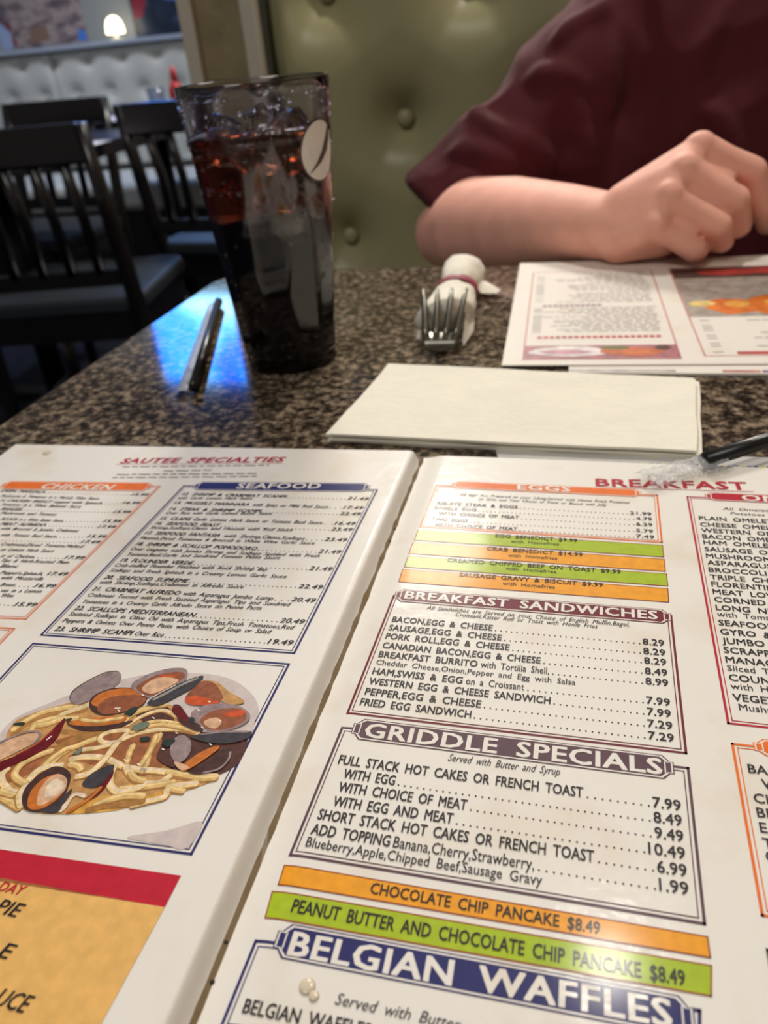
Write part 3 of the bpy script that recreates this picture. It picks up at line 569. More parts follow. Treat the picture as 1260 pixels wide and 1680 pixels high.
def flush_text():
    dg = bpy.context.evaluated_depsgraph_get(); dg.update()
    for o, mb, style, col, u0, v0, u1, v1, cap, lift in FONT_JOBS:
        me = o.evaluated_get(dg).to_mesh(); vs = [v.co.copy() for v in me.vertices]; fs = [tuple(p.vertices) for p in me.polygons]
        if vs:
            x0 = min(v.x for v in vs); x1 = max(v.x for v in vs); sy = cap*1.07/CAP
            Lm = math.hypot(u1-u0, v1-v0) if u1 is not None else (x1-x0)*sy*.98
            sx = Lm/(x1-x0); ang = math.atan2(v1-v0, u1-u0) if u1 is not None else 0; ca, sa = math.cos(ang), math.sin(ang)
            sh = .24 if ('i' in style) else 0
            out = []
            for v in vs:
                x = (v.x-x0)*sx+v.y*sy*sh; y = v.y*sy
                out.append(PV(u0+x*ca+y*sa, v0+x*sa-y*ca, lift))
            k = {'h': .030, 'b': .013, 'r': .003}.get(style[0], 0)*sy; ky = .6*k
            for q, (dx, dy) in enumerate(((k, ky), (-k, ky), (k, -ky), (-k, -ky)) if k else ((0, 0),)):
                mb.add([(a+dx*.001, b_+dy*.001, c+q*.000009) for a, b_, c in out], fs, ink(col))
        o.evaluated_get(dg).to_mesh_clear()
        d = o.data; bpy.data.objects.remove(o); bpy.data.curves.remove(d)
    FONT_JOBS.clear()
def quad(mb, q, col, lift, step=3.0):
    (a, b, c, d) = [Vector(p) for p in q]; n = max(2, int((b-a).length/step))
    vs = []
    for i in range(n+1):
        t = i/n
        for p in (a.lerp(b, t), d.lerp(c, t)): vs.append(PV(p.x, p.y, lift))
    mb.add(vs, [(2*i+1, 2*i+3, 2*i+2, 2*i) for i in range(n)], ink(col))
def stroke(mb, pts, w, col, lift, closed=False, step=3.0):
    P = [Vector(p) for p in pts]; k = len(P)
    for i in range(k if closed else k-1):
        a, b = P[i], P[(i+1) % k]; t = (b-a).normalized(); n = Vector((-t.y, t.x))*w/2; a2 = a-t*w/2; b2 = b+t*w/2
        quad(mb, [a2+n, b2+n, b2-n, a2-n], col, lift, step)
def spline(P, closed, sub):
    out = []; k = len(P)
    for i in range(k if closed else k-1):
        if closed: p0, p1, p2, p3 = P[i-1], P[i], P[(i+1) % k], P[(i+2) % k]
        else: p0, p1, p2, p3 = P[max(i-1, 0)], P[i], P[i+1], P[min(i+2, k-1)]
        for j in range(sub):
            t = j/sub; out.append(.5*((2*p1)+(p2-p0)*t+(2*p0-5*p1+4*p2-p3)*t*t+(3*p1-p0-3*p2+p3)*t**3))
    if not closed: out.append(P[-1])
    return out
def banner(mb, a, b, h, col, lift):
    a, b = Vector(a), Vector(b); t = (b-a).normalized(); n = Vector((-t.y, t.x))
    def P(x, y, e): return (a if e == 0 else b)+t*x*(1 if e == 0 else -1)+n*y
    def plate(g, c, l):       # plate with stepped, chamfered ends; g grows it
        H = h/2+g
        quad(mb, [P(2.2-g, -H, 0), P(2.2-g, -H, 1), P(2.2-g, H, 1), P(2.2-g, H, 0)], c, l)
        for e in (0, 1):
            q = [P(.6-g, -H*.55, e), P(2.2-g, -H, e), P(2.2-g, H, e), P(.6-g, H*.55, e)]; quad(mb, q if e == 0 else q[::-1], c, l)
            q = [P(-.6-g, -H*.5, e), P(.6-g, -H*.5, e), P(.6-g, H*.5, e), P(-.6-g, H*.5, e)]; quad(mb, q if e == 0 else q[::-1], c, l)
    plate(.75, col, lift); plate(.42, 'paper', lift+.03); plate(0, col, lift+.06)
    for e in (0, 1): stroke(mb, [P(1.0, -h*.28, e), P(1.0, h*.28, e)], .35, 'paper', lift+.09)
menu = empty('menu', (.0208, .3352, TOP+.0003), math.radians(-16.3), 'large open laminated menu with breakfast and seafood pages, nearest the viewer', 'menu')
VB = 300.0
def page(name, us, v0, corner):
    mb = MB(); th = .0011; top = []; bot = []
    vs = [v0+i*(VB-v0)/30 for i in range(31)]; nu = len(us)
    for v in vs:
        for u in us:
            x = u
            top.append(PV(x, v, 0)); p = PV(x, v, 0); bot.append((p[0], p[1], max(.0002, p[2]-th)))
    n = len(top); F = []
    for j in range(30):
        for i in range(nu-1):
            a = j*nu+i; F.append((a, a+nu, a+nu+1, a+1)); F.append((n+a, n+a+1, n+a+nu+1, n+a+nu))
    for i in range(nu-1): F.append((i, i+1, n+i+1, n+i)); a = 30*nu+i; F.append((a+1, a, n+a, n+a+1))
    for j in range(30): a = j*nu; F.append((a+nu, a, n+a, n+a+nu)); a = j*nu+nu-1; F.append((a, a+nu, n+a+nu, n+a))
    mb.add(top+bot, F, M_paper); return mb
uR = [0, 1, 2, 3, 4, 5, 6, 7, 8, 9, 10, 11, 12, 14, 16, 20, 30]+[30+i*8 for i in range(1, 26)]
uL = [-230+i*8 for i in range(26)]+[-26, -22, -18, -15, -12]+[-11.5+i*.5 for i in range(24)]
def draw(items, mb, parts_parent):
    subs = []
    for k, it in enumerate(items):
        kind = it[0]
        if kind == 'T': pass
        elif kind == 'D':
            _, u0, v0, u1, v1 = it; n = max(1, int((u1-u0)/1.75))
            for i in range(n+1):
                t = i/n; u = u0+(u1-u0)*t; v = v0+(v1-v0)*t-.25; quad(mb, [(u-.22, v-.22), (u+.22, v-.22), (u+.22, v+.22), (u-.22, v+.22)], 'ink', .16)
        elif kind == 'S': stroke(mb, it[2], it[3], it[1], .12)
        elif kind == 'W':
            _, h, u0, v0, u1, v1 = it; u = u0
            while u < u1-1:
                w = min(random.uniform(2.5, 7), u1-u); v = v0+(v1-v0)*(u-u0)/(u1-u0); quad(mb, [(u+h*.2, v-h*.8), (u+w+h*.2, v-h*.8), (u+w, v-h*.15), (u, v-h*.15)], 'rule_grey', .12); u += w+1.2
        elif kind == 'B':
            _, col, q, gap, closed = it; stroke(mb, q, .75, col, .11, closed)
            c = sum((Vector(p) for p in q), Vector((0, 0)))/len(q); ins = []
            Q = [Vector(p) for p in q]
            if closed:
                for i, p in enumerate(Q):
                    a = (Q[i-1]-p).normalized(); b_ = (Q[(i+1) % 4]-p).normalized(); ins.append(p+(a+b_)*gap)
            else:
                for i, p in enumerate(Q): ins.append(p+Vector((-gap, gap if p.y < c.y else -gap)))
            stroke(mb, ins, .3, col, .115, closed)
        elif kind in 'NQ':
            sm = MB()
            if kind == 'N': banner(sm, it[2], it[3], it[4], it[1], .15); subs.append(('section_banner', sm, [it[2][0], it[2][1]-it[4]/2, it[3][0], it[3][1]+it[4]/2]))
            else:
                quad(sm, it[3], it[2], .15)
                if it[1] == 'price_bar': stroke(sm, it[3], .35, 'edge_brown', .17, True)
                xs = [p[0] for p in it[3]]; ys = [p[1] for p in it[3]]; subs.append((it[1], sm, [min(xs), min(ys), max(xs), max(ys)]))
    for it in items:
        if it[0] == 'T':
            _, col, st, cap, s, u0, v0, u1, v1 = it; tgt, lift = mb, .2
            for nm, sm, bb in subs:
                if bb[0]-1 <= u0 <= bb[2] and bb[1] <= v0-cap/2 <= bb[3]: tgt, lift = sm, .3
            text(tgt, s, st, col, u0, v0, u1, v1, cap, lift)
    flush_text()
    return subs
INK['rule_grey'] = (150, 142, 138); INK['edge_brown'] = (150, 70, 30)
mbR = page('right_page', uR, -2.7, 0); sR = draw(PRINT_R, mbR, None)
mbL = page('left_page', uL, 1.5, 0); sL = draw(PRINT_L, mbL, None)
right_page = mbR.build('right_page', menu); left_page = mbL.build('left_page', menu)
for pg, subs in ((right_page, sR), (left_page, sL)):
    for nm, sm, bb in subs: sm.build(nm, pg)
def food_picture():
    mb = MB(); lift = .12
    for kind, col, w, c in FOOD:
        P = [Vector((c[i], c[i+1])) for i in range(0, len(c), 2)]; lift += .004
        if kind == 'b':
            o = spline(P, True, 5); o = [Vector((min(max(p.x, -109.2), -14.6), min(max(p.y, 156), 223.4))) for p in o]
            tri = geometry.tessellate_polygon([[Vector((p.x, p.y, 0)) for p in o]])
            vs = [PV(p.x, p.y, lift) for p in o]; fs = []
            for t in tri:
                a, b_, c_ = (o[i] for i in t); fs.append(t if (b_-a).cross(c_-a) < 0 else t[::-1])
            mb.add(vs, fs, ink(col))
        else:
            w *= .8; o = spline(P, False, 6); o = [Vector((min(max(p.x, -109.2), -14.8), min(max(p.y, 156), 223.4))) for p in o]
            for ww, cc, off, dl in ([(w+.5, 'noodle_dark', .25, 0), (w, col, 0, .0012)]+([(w*.35, 'noodle_light' if col != 'noodle_light' else 'white_meat', -w*.18, .0024)] if col != 'noodle_dark' else []) if col.startswith('noodle') else [(w, col, 0, 0)]):
                vs = []; n = len(o)
                for i, p in enumerate(o):
                    t = (o[min(i+1, n-1)]-o[max(i-1, 0)]); t = t.normalized() if t.length > 1e-6 else Vector((1, 0)); nn = Vector((-t.y, t.x))
                    k = ww/2*(1 if 0 < i < n-1 else .5)
                    for sgn in (1, -1): q = p+nn*k*sgn+Vector((0, off)); vs.append(PV(min(max(q.x, -109.2), -14.6), q.y, lift+dl))
                mb.add(vs, [(2*i+1, 2*i+3, 2*i+2, 2*i) for i in range(n-1)], ink(cc))
    return tag(mb.build('food_picture', left_page), 'printed picture of spaghetti with clams and chili on a white plate')
food_picture()
# fold: frayed, grimy crease
mb = MB(); pts = []
for i in range(61):
    v = -2.7+(VB+2.7)*i/60; w = .75+.5*noise.noise(Vector((v*.2, 0, 0)))
    pts.append((v, w))
for (v, w), (v2, w2) in zip(pts, pts[1:]):
    mb.add([PV(-w, v, .06), PV(w, v, .06), PV(w2, v2, .06), PV(-w2, v2, .06)], [(0, 3, 2, 1)], ink('grime'))
for v in (62, 71, 240, 249):
    c = PV(random.uniform(-.4, .4), v, .1); mb.lathe([(.0007, 0), (.0004, .0004)], mat('dark_grime', (48, 38, 28), .8), 8, c)
mb.build('fold', menu)
for u, v, r, pg in ((-203, 11, 2.4, left_page), (22.5, 246.5, 1.9, right_page), (24.6, 248.2, 1.2, right_page)):
    mb = MB(); c = PV(u, v, .12); mb.lathe([(r*.001, 0), (r*.0009, .0003), (r*.0005, .0005)], mat('dried_syrup', (214, 200, 176), .15, coat=.4), 16, c); mb.build('syrup_drop', pg)
# leaf of another menu that sticks out under the open one
sheet = MB(); q = [(.055, .255), (.058, .341), (.30, .2752), (.286, .190)]
prism(sheet, q[::-1], TOP+.00005, TOP+.0005, mat('white_flyer_paper', (214, 212, 208), .5, coat=.2))
def onsheet(a, bb): p = Vector(q[1]).lerp(Vector(q[2]), a); d = (Vector(q[0])-Vector(q[1])).normalized(); return p+d*bb
for i in range(90):
    a, b2 = i/90, (i+.75)/90; pp = [onsheet(a, .009), onsheet(b2, .009), onsheet(b2, .0125), onsheet(a, .0125)]
    sheet.add([(p.x, p.y, TOP+.00056) for p in pp], [(3, 2, 1, 0)], mat('flyer_blue', (70, 86, 150), .5) if i % 3 else mat('flyer_yellow', (214, 190, 70), .5))
tag(sheet.build('flyer'), 'white flyer with a blue and yellow dotted border sticking out under the open menu', 'flyer')
# ---------------------------------------------------------------- paper napkins
M_nap = mat('white_napkin_tissue', (232, 227, 212), .9, noise_amt=.03, nscale=60, bump=.10, bscale=180, spec=.2)
def slab(name, q, z0, th, amp, seed, M, nx=40, ny=20, parent=None, back_cut=None):
    """thin folded sheet: q = near-left, near-right, far-right, far-left"""
    q = [Vector(p) for p in q]; mb = MB(); top = []; bot = []
    for j in range(ny+1):
        for i in range(nx+1):
            a, b_ = i/nx, j/ny; p = q[0].lerp(q[1], a).lerp(q[3].lerp(q[2], a), b_)
            e = min(a, 1-a, b_, 1-b_)
            w = .0012*noise.noise(Vector((a*5+seed, b_*3, seed)))*(1-ss(e/.12))
            p = p+Vector((w, w*.7)); h = amp*noise.noise(Vector((a*3.2, b_*2.2+seed, seed*.7)))+amp*.5*noise.noise(Vector((a*9, b_*6, seed)))
            fold = th*.45*(1-ss(b_/.03))*0
            top.append((p.x, p.y, z0+th+max(h, -th*.6)*ss(e/.1)-fold)); bot.append((p.x, p.y, z0+h*.0))
    n = len(top); W_ = nx+1; F = []
    for j in range(ny):
        for i in range(nx): a = j*W_+i; F.append((a, a+1, a+W_+1, a+W_)); F.append((n+a, n+a+W_, n+a+W_+1, n+a+1))
    for i in range(nx): F.append((i+1, i, n+i, n+i+1)); a = ny*W_+i; F.append((a, a+1, n+a+1, n+a))
    for j in range(ny): a = j*W_; F.append((a, a+W_, n+a+W_, n+a)); a = j*W_+nx; F.append((a+W_, a, n+a, n+a+W_))
    mb.add(top+bot, F, M, True); o = mb.build(name, parent)
    md = o.modifiers.new('edges', 'EDGE_SPLIT'); md.split_angle = math.radians(50); return o
NQ = [(-.026, .368), (.147, .3125), (.1785, .395), (.0130, .4585)]
nl = ['white paper napkin at the very bottom of the folded stack, on the bare table', 'white paper napkin second from the bottom of the folded stack',
      'white paper napkin second from the top of the folded stack', 'white paper napkin on top of the folded stack behind the open menu']
nz = TOP+.0006
for i in range(4):
    dx, dy = [(0, 0), (.0014, -.0012), (-.0012, .0012), (.0006, .0002)][i]; q = [(x+dx, y+dy) for x, y in NQ]
    if i == 3: q[0] = (-.0245, .3665); q[1] = (.1455, .3115); q[2] = (.1768, .3915); q[3] = (.0122, .4598)
    th = .00135; o = slab('napkin', q, nz, th-.00005, .0011 if i == 3 else .0005, i*3.1, M_nap); nz += th
    tag(o, nl[i], 'napkin', 'paper napkins in the folded stack')

# ---------------------------------------------------------------- drinking straws
M_straw = mat('black_straw_plastic', (26, 25, 24), .3); M_wrap = mat('clear_straw_wrapper', (225, 226, 228), .22, alpha=.38, bump=.9, bscale=180)
M_wrap2 = mat('milky_straw_wrapper', (186, 190, 196), .3, alpha=.8, bump=.5, bscale=200)
def wrapper(mb, p0, p1, w, h, z, M, crinkle, seed, n=40):
    p0, p1 = Vector(p0), Vector(p1); t = (p1-p0).normalized(); nn = Vector((-t.y, t.x)); vs = []
    for i in range(n+1):
        for j in range(7):
            a = i/n; bb = j/6*2-1; c = crinkle*(noise.noise(Vector((a*14+seed, bb*2.5, seed)))+.6*noise.noise(Vector((a*31, bb*6, seed+4))))
            p = p0.lerp(p1, a)+nn*(w/2*bb*(1+.15*noise.noise(Vector((a*8, seed, bb))))); vs.append((p.x, p.y, z+h*(1-bb*bb)+abs(c)))
    mb.add(vs, [(i*7+j, i*7+j+1, i*7+j+8, i*7+j+7) for i in range(n) for j in range(6)], M, True)
s1 = empty('drinking_straw', (-.118, .548, TOP), 0, 'black straw in its milky wrapper lying beside the cola glass, in the blue reflection', 'straw', 'wrapped drinking straws')
b = MB(); b.tube([(.0085, -.0925, .0046), (-.0005, .092, .0046)], .0034, M_straw, 12); b.build('tube', s1)
b = MB(); wrapper(b, (.0015, -.096), (-.0058, .0945), .0095, .0030, .0012, M_wrap2, .0005, 2); b.build('wrapper', s1)
s2 = empty('drinking_straw', (.163, .305, TOP), 0, 'black straw half out of its clear crinkled wrapper, on the open menu\'s top edge', 'straw', 'wrapped drinking straws')
b = MB(); b.tube([(-.0195, -.0065, .0078), (.03, .0105, .0085), (.10, .0345, .0093), (.165, .057, .0098)], .0036, M_straw, 14); b.build('tube', s2)
b = MB(); wrapper(b, (-.050, -.0155), (-.010, -.0035), .0155, .0035, .0048, M_wrap, .0024, 5, 60); b.build('wrapper', s2)

# ---------------------------------------------------------------- cola glass
CX, CY = -.0505, .500
M_tumb = mat('clear_tumbler_plastic', (236, 234, 244), .04, trans=1, ior=1.49)
HT, RT, RB = .164, .0435, .0292
def rad(z): return RB+(RT-RB)*(z/HT)**.92
tumb = empty('tumbler', (CX, CY, TOP), 0, 'clear plastic tumbler with a white oval emblem, full of cola, on the table corner', 'glass')
mb = MB(); n = 72; NP = 12
def facet(z, th):
    k = 1-ss((z-.088)/.012); c = math.cos(math.pi/NP)/math.cos(((th+math.pi/NP) % (2*math.pi/NP))-math.pi/NP); return 1-k*(1-max(c, .955))
prof = []; zs = [0, .001, .003, .006]+[.012+i*.008 for i in range(19)]+[HT-.001, HT]
vs = []
for z in zs:
    for i in range(n):
        th = 2*math.pi*i/n; r = rad(z)*facet(z, th)-(.0015 if z == 0 else 0)-(.0006 if z == HT else 0); vs.append((r*math.cos(th), r*math.sin(th), z))
zi = [HT, HT-.001]+[.012+i*.008 for i in range(18, -1, -1)]+[.009]
for z in zi:
    for i in range(n):
        th = 2*math.pi*i/n; r = rad(z)-.0024+(.0006 if z == HT else 0)-(.001*(1-ss((z-.08)/.02))); vs.append((r*math.cos(th), r*math.sin(th), z))
k = len(zs)+len(zi); F = [(j*n+i, j*n+(i+1) % n, (j+1)*n+(i+1) % n, (j+1)*n+i) for j in range(k-1) for i in range(n)]+[tuple(range(n))[::-1], tuple((k-1)*n+i for i in range(n))]
mb.add(vs, F, M_tumb, True); o = mb.build('cup_wall', tumb); md = o.modifiers.new('edges', 'EDGE_SPLIT'); md.split_angle = math.radians(45)
# emblem: white disc cut by a dark wave, on the right flank of the cup
mb = MB(); EA, EZ, ER = math.radians(-33), .1275, .0158
def onc(x, y, lift): z = EZ+y; r = rad(z)+lift; return (r*math.cos(EA+x/r), r*math.sin(EA+x/r), z)
M_em = mat('emblem_white', (236, 230, 224), .4); M_emd = mat('emblem_grey', (74, 62, 64), .4)
def disc(rr, lift, M, f=lambda x, y: True):
    N_ = 28
    for i in range(N_):
        for j in range(N_):
            x0, x1, y0, y1 = [-1+2*i/N_, -1+2*(i+1)/N_, -1+2*j/N_, -1+2*(j+1)/N_]
            # map the square to the disc
            P = [(x*math.sqrt(1-y*y/2)*rr, y*math.sqrt(1-x*x/2)*rr) for x, y in ((x0, y0), (x1, y0), (x1, y1), (x0, y1))]
            cx, cy = sum(p[0] for p in P)/4, sum(p[1] for p in P)/4
            if f(cx, cy): mb.add([onc(p[0], p[1]*1.04, lift) for p in P], [(0, 1, 2, 3)], M, True)
disc(ER, .0002, M_emd); disc(ER*.93, .0004, M_em)
pts = [(p.x*ER, p.y*ER) for p in [Vector((-.58, -.66)), Vector((-.1, -.38)), Vector((.3, -.02)), Vector((.55, .4)), Vector((.62, .72))]]
pts = [(pts[min(int(t*4), 3)][0]*(1-(t*4-min(int(t*4), 3)))+pts[min(int(t*4), 3)+1][0]*(t*4-min(int(t*4), 3)), pts[min(int(t*4), 3)][1]*(1-(t*4-min(int(t*4), 3)))+pts[min(int(t*4), 3)+1][1]*(t*4-min(int(t*4), 3))) for t in [i/24 for i in range(25)]]
for (x0, y0), (x1, y1), i in zip(pts, pts[1:], range(24)):
    w = .0005+.0024*math.sin(math.pi*i/24); mb.add([onc(x0-w, y0, .0006), onc(x0+w, y0, .0006), onc(x1+w, y1, .0006), onc(x1-w, y1, .0006)], [(0, 1, 2, 3)], M_emd, True)
tag(mb.build('emblem', tumb), 'white oval emblem with a dark wave')
# droplets of condensation
mb = MB(); M_drop = mat('water_drop', (250, 250, 255), .02, trans=1, ior=1.33)
for i in range(230):
    z = random.choice([random.uniform(.11, HT-.004), random.uniform(.125, HT-.004), random.uniform(.01, .12)]); th = random.uniform(math.pi, 2*math.pi); r0 = rad(z)*facet(z, th); r = random.uniform(.0005, .0013)
    bm = bmesh.new(); bmesh.ops.create_icosphere(bm, subdivisions=1, radius=r); c = Vector((r0*math.cos(th), r0*math.sin(th), z))
    mb.add([v.co+c for v in bm.verts], [[v.index for v in f.verts] for f in bm.faces], M_drop, True); bm.free()
tag(mb.build('condensation', tumb), 'drops of condensation', kind='stuff')
# cola: dark body with a paler, ice-diluted top
M_cola = mat('dark_cola', (9, 5, 5), .5, spec=.1); 
def liquid(name, rgb, dens):
    M = bpy.data.materials.new(name); M.use_nodes = True; nt = M.node_tree; b_ = nt.nodes['Principled BSDF']; b_.inputs['Transmission Weight'].default_value = 1; b_.inputs['Roughness'].default_value = .05; b_.inputs['IOR'].default_value = 1.33; b_.inputs['Base Color'].default_value = (1, .96, .92, 1)
    v = nt.nodes.new('ShaderNodeVolumeAbsorption'); v.inputs['Color'].default_value = rgb+(1,); v.inputs['Density'].default_value = dens; nt.links.new(v.outputs[0], nt.nodes['Material Output'].inputs['Volume']); return M
M_amber = liquid('ice_diluted_cola', (.70, .36, .12), 75)
cola = empty('cola', (CX, CY, TOP+.0095), 0, 'dark brown iced cola inside the clear tumbler', 'drink')
def lr(z): return rad(z+.0095)-.0021-.001*(1-ss((z-.07)/.02))
mb = MB(); n = 48; Z1 = .083; vs = []; zs = [0+Z1*i/12 for i in range(13)]
def surf(th): return .008*noise.noise(Vector((math.cos(th)*1.6, math.sin(th)*1.6, 3)))
for z in zs:
    for i in range(n): th = 2*math.pi*i/n; r = lr(z)+.0002; vs.append((r*math.cos(th), r*math.sin(th), z+surf(th)*(z/Z1)))
vs.append((0, 0, Z1+.004)); F = [(j*n+i, j*n+(i+1) % n, (j+1)*n+(i+1) % n, (j+1)*n+i) for j in range(12) for i in range(n)]+[tuple(range(n))[::-1]]+[(12*n+i, 12*n+(i+1) % n, 13*n) for i in range(n)]
mb.add(vs, F, M_cola, True); tag(mb.build('dark_cola', cola), 'almost black lower part of the cola')
mb = MB(); zs = [.072+.057*i/10 for i in range(11)]
mb.lathe([(lr(max(z, 0)), z) for z in zs]+[(.001, .1292)], M_amber, n); tag(mb.build('amber_cola', cola), 'paler amber upper part of the cola')
M_ice = mat('clear_ice', (246, 246, 250), .06, trans=1, ior=1.2, bump=.5, bscale=90)
ice = [(-.018, -.018, .134, 'ice cube poking out of the cola at the front left of the glass'), (.004, -.024, .131, 'ice cube at the front middle of the cola surface'), (.020, -.008, .137, 'ice cube beside the white emblem at the cola surface'),
       (-.022, .010, .136, 'ice cube at the back left of the cola surface'), (.004, .010, .140, 'topmost ice cube, in the middle of the glass'), (.012, .026, .133, 'ice cube at the back of the glass'),
       (-.010, -.022, .112, 'ice cube under the cola surface at the front left of the glass'), (.016, -.018, .108, 'ice cube under the cola surface at the front right of the glass')]
for i, (x, y, z, lb) in enumerate(ice):
    bm = bmesh.new(); bmesh.ops.create_cube(bm, size=.019); bmesh.ops.bevel(bm, geom=bm.edges[:], offset=.0035, segments=3, affect='EDGES', profile=.6)
    me = bpy.data.meshes.new('ice_cube'); bm.to_mesh(me); bm.free(); me.materials.append(M_ice); o = link('ice_cube', me, None, (CX+x*.92, CY+y*.92, TOP+z)); o.rotation_euler = (i*.7, i*1.1, i*1.9); smooth_all(o); tag(o, lb, 'ice cube', 'ice cubes in the cola')

# ---------------------------------------------------------------- rolled cutlery
ax = Vector((.030, .125, 0)).normalized(); RR = math.atan2(-ax.x, ax.y)
roll = empty('napkin_roll', (.0665, .565, TOP), RR, 'white paper napkin rolled around the fork, held by a maroon band', 'napkin')
mb = MB(); vs = []; n = 28; K = 26; y0, y1 = -.052, .062
for k in range(K+1):
    a = k/K; y = y0+(y1-y0)*a; w = .0165+.003*math.cos(a*5)-.003*math.exp(-((a-.55)/.1)**2); h = .0135-.0025*math.exp(-((a-.55)/.1)**2)
    for i in range(n):
        th = 2*math.pi*i/n; q = 1+.10*noise.noise(Vector((math.cos(th)*1.5, math.sin(th)*1.5, a*5)))+.05*noise.noise(Vector((math.cos(th)*4, math.sin(th)*4, a*9)))
        x = w*q*math.cos(th); z = h+h*q*math.sin(th); yy = y+(.010*math.cos(th)-.006*math.sin(th))*(1-a) if a < .5 else y; vs.append((x, yy, max(z, .0005)))
F = [(k*n+i, k*n+(i+1) % n, (k+1)*n+(i+1) % n, (k+1)*n+i) for k in range(K) for i in range(n)]+[tuple(K*n+i for i in range(n)), tuple(range(n))[::-1]]
mb.add(vs, F, M_nap, True)
mb.add([(.010, .040, .013), (.013, .058, .010), (.0285, .033, .004), (.031, .041, .0045), (.017, .028, .006)], [(0, 2, 3, 1), (0, 4, 2)], M_nap)
mb.add([(-.0175, -.052, .010), (-.0165, -.03, .018), (-.0195, -.062, .003), (-.0160, -.066, .0035)], [(0, 1, 2), (0, 2, 3)], M_nap)
mb.add([(.0175, -.03, .012), (.0185, -.052, .004), (.0135, -.074, .001), (.0125, -.070, .004), (.0130, -.04, .018)], [(0, 4, 3), (0, 3, 2), (0, 2, 1)], M_nap)
md = mb.build('wrapped_napkin', roll)
mb = MB(); vs = []
for y in (.0035, .016):
    for i in range(n):
        th = 2*math.pi*i/n; vs.append((.0163*math.cos(th), y+.0035*math.sin(th), max(.0118+.0118*math.sin(th), .0003)))
mb.add(vs, [(i, (i+1) % n, n+(i+1) % n, n+i) for i in range(n)], mat('maroon_paper_band', (142, 44, 66), .6), True); o = mb.build('paper_band', roll); sd = o.modifiers.new('t', 'SOLIDIFY'); sd.thickness = .0005; sd.offset = 1
M_steel = mat('brushed_steel', (120, 118, 108), .34, metal=1)
def cut_root(name, lb, cat): return empty(name, (.0665, .565, TOP), RR, lb, cat)
fork = cut_root('fork', 'steel fork with four tines sticking out of the rolled napkin', 'fork')
mb = MB()
for k in range(4):
    x = -.0108+.0072*k
    f_ = 1.0+.0*k; mb.tube([(x*.80, -.0835, .0085), (x*.98, -.0770, .0145), (x*1.10, -.0680, .0220), (x*1.22, -.0590, .0285), (x*1.34, -.0520, .0330)], [.0026, .0025, .0022, .0018, .0009], M_steel, 8)
mb.build('tines', fork)
mb = MB(); n = 20; sec = [(-.0800, .0112, .0115), (-.0850, .0114, .0075), (-.0880, .0085, .0045), (-.0850, .0045, .0026), (-.0700, .0030, .0022), (.0200, .0030, .0022), (.0500, .0045, .0022)]; vs = []
for y, w, z in sec:
    for i in range(n): th = 2*math.pi*i/n; vs.append((w*math.cos(th), y, max(z+.0015*math.sin(th)+.0012*(math.cos(th)**2)*(w/.013), .0004)))
mb.add(vs, [(k*n+i, k*n+(i+1) % n, (k+1)*n+(i+1) % n, (k+1)*n+i) for k in range(len(sec)-1) for i in range(n)]+[tuple(range(n))[::-1], tuple((len(sec)-1)*n+i for i in range(n))], M_steel, True); mb.build('handle', fork)

# ---------------------------------------------------------------- the other diner's menus
HV = Vector((.970, -.242)); VV = Vector((.242, .970)); FL = Vector((.080, .447))
M_p2 = paper_mat('glossy_menu_paper', (226, 220, 210), .3)
def m2(a, b_, z, rot=0, off=(0, 0)):
    ca, sa = math.cos(rot), math.sin(rot); h = HV*ca+VV*sa; v = VV*ca-HV*sa; p = FL+h*(a+off[0])+v*(b_+off[1]); return (p.x, p.y, z)
under = MB(); q = [m2(a, b_, 0, math.radians(-1.7), (.040, -.0085)) for a, b_ in ((0, 0), (.26, 0), (.26, .2), (0, .2))]
prism(under, [p[:2] for p in q], TOP+.0002, TOP+.0016, M_p2)
def strip2(mb, a0, a1, b0, b1, rgbname, rgb, lift, **k):
    mb.add([m2(a, b_, TOP+lift, **k) for a, b_ in ((a0, b0), (a1, b0), (a1, b1), (a0, b1))], [(0, 1, 2, 3)], mat('print_'+rgbname, rgb, .45, coat=.3, noise_amt=.35, nscale=150))
for a0, a1, nm, rgb in ((.0, .06, 'grey', (190, 184, 180)), (.085, .105, 'pink', (190, 130, 120)), (.106, .116, 'violet', (120, 100, 140)), (.118, .150, 'green', (150, 176, 130)), (.150, .168, 'red', (190, 60, 56)), (.17, .25, 'green', (150, 176, 130))):
    strip2(under, a0, a1, .0015, .005, nm, rgb, .0017, rot=math.radians(-1.7), off=(.040, -.0085))
tag(under.build('menu'), 'folded menu lying underneath the other diner\'s menu, only its near edge showing', 'menu')
other = empty('menu', (FL.x, FL.y, TOP), 0, 'open menu in front of the person in maroon, facing away, under the fist', 'menu')
def m2l(a, b_, z): p = HV*a+VV*b_; return (p.x, p.y, z)
def zm2(a, b_): return .0024+.0035*ss((b_-.19)/.05)*ss((a-.05)/.04)*0
mb = MB(); prism(mb, [m2l(a, b_, 0)[:2] for a, b_ in ((0, 0), (.245, 0), (.245, .236), (0, .236))], .0018, .0026, M_p2)
def st(a0, a1, b0, b1, nm, rgb, z=.00268, m_=None): (m_ or mb).add([m2l(a, b_, z) for a, b_ in ((a0, b0), (a1, b0), (a1, b1), (a0, b1))], [(0, 1, 2, 3)], mat('print_'+nm, rgb, .45, coat=.3, noise_amt=.35, nscale=150))
def frame2(a0, a1, b0, b1, w=.0008):
    for x in ((a0, a1, b0, b0+w), (a0, a1, b1-w, b1), (a0, a0+w, b0, b1), (a1-w, a1, b0, b1)): st(*x, 'frame_red', (190, 70, 62))
frame2(.012, .105, .008, .205); frame2(.118, .236, .012, .205)
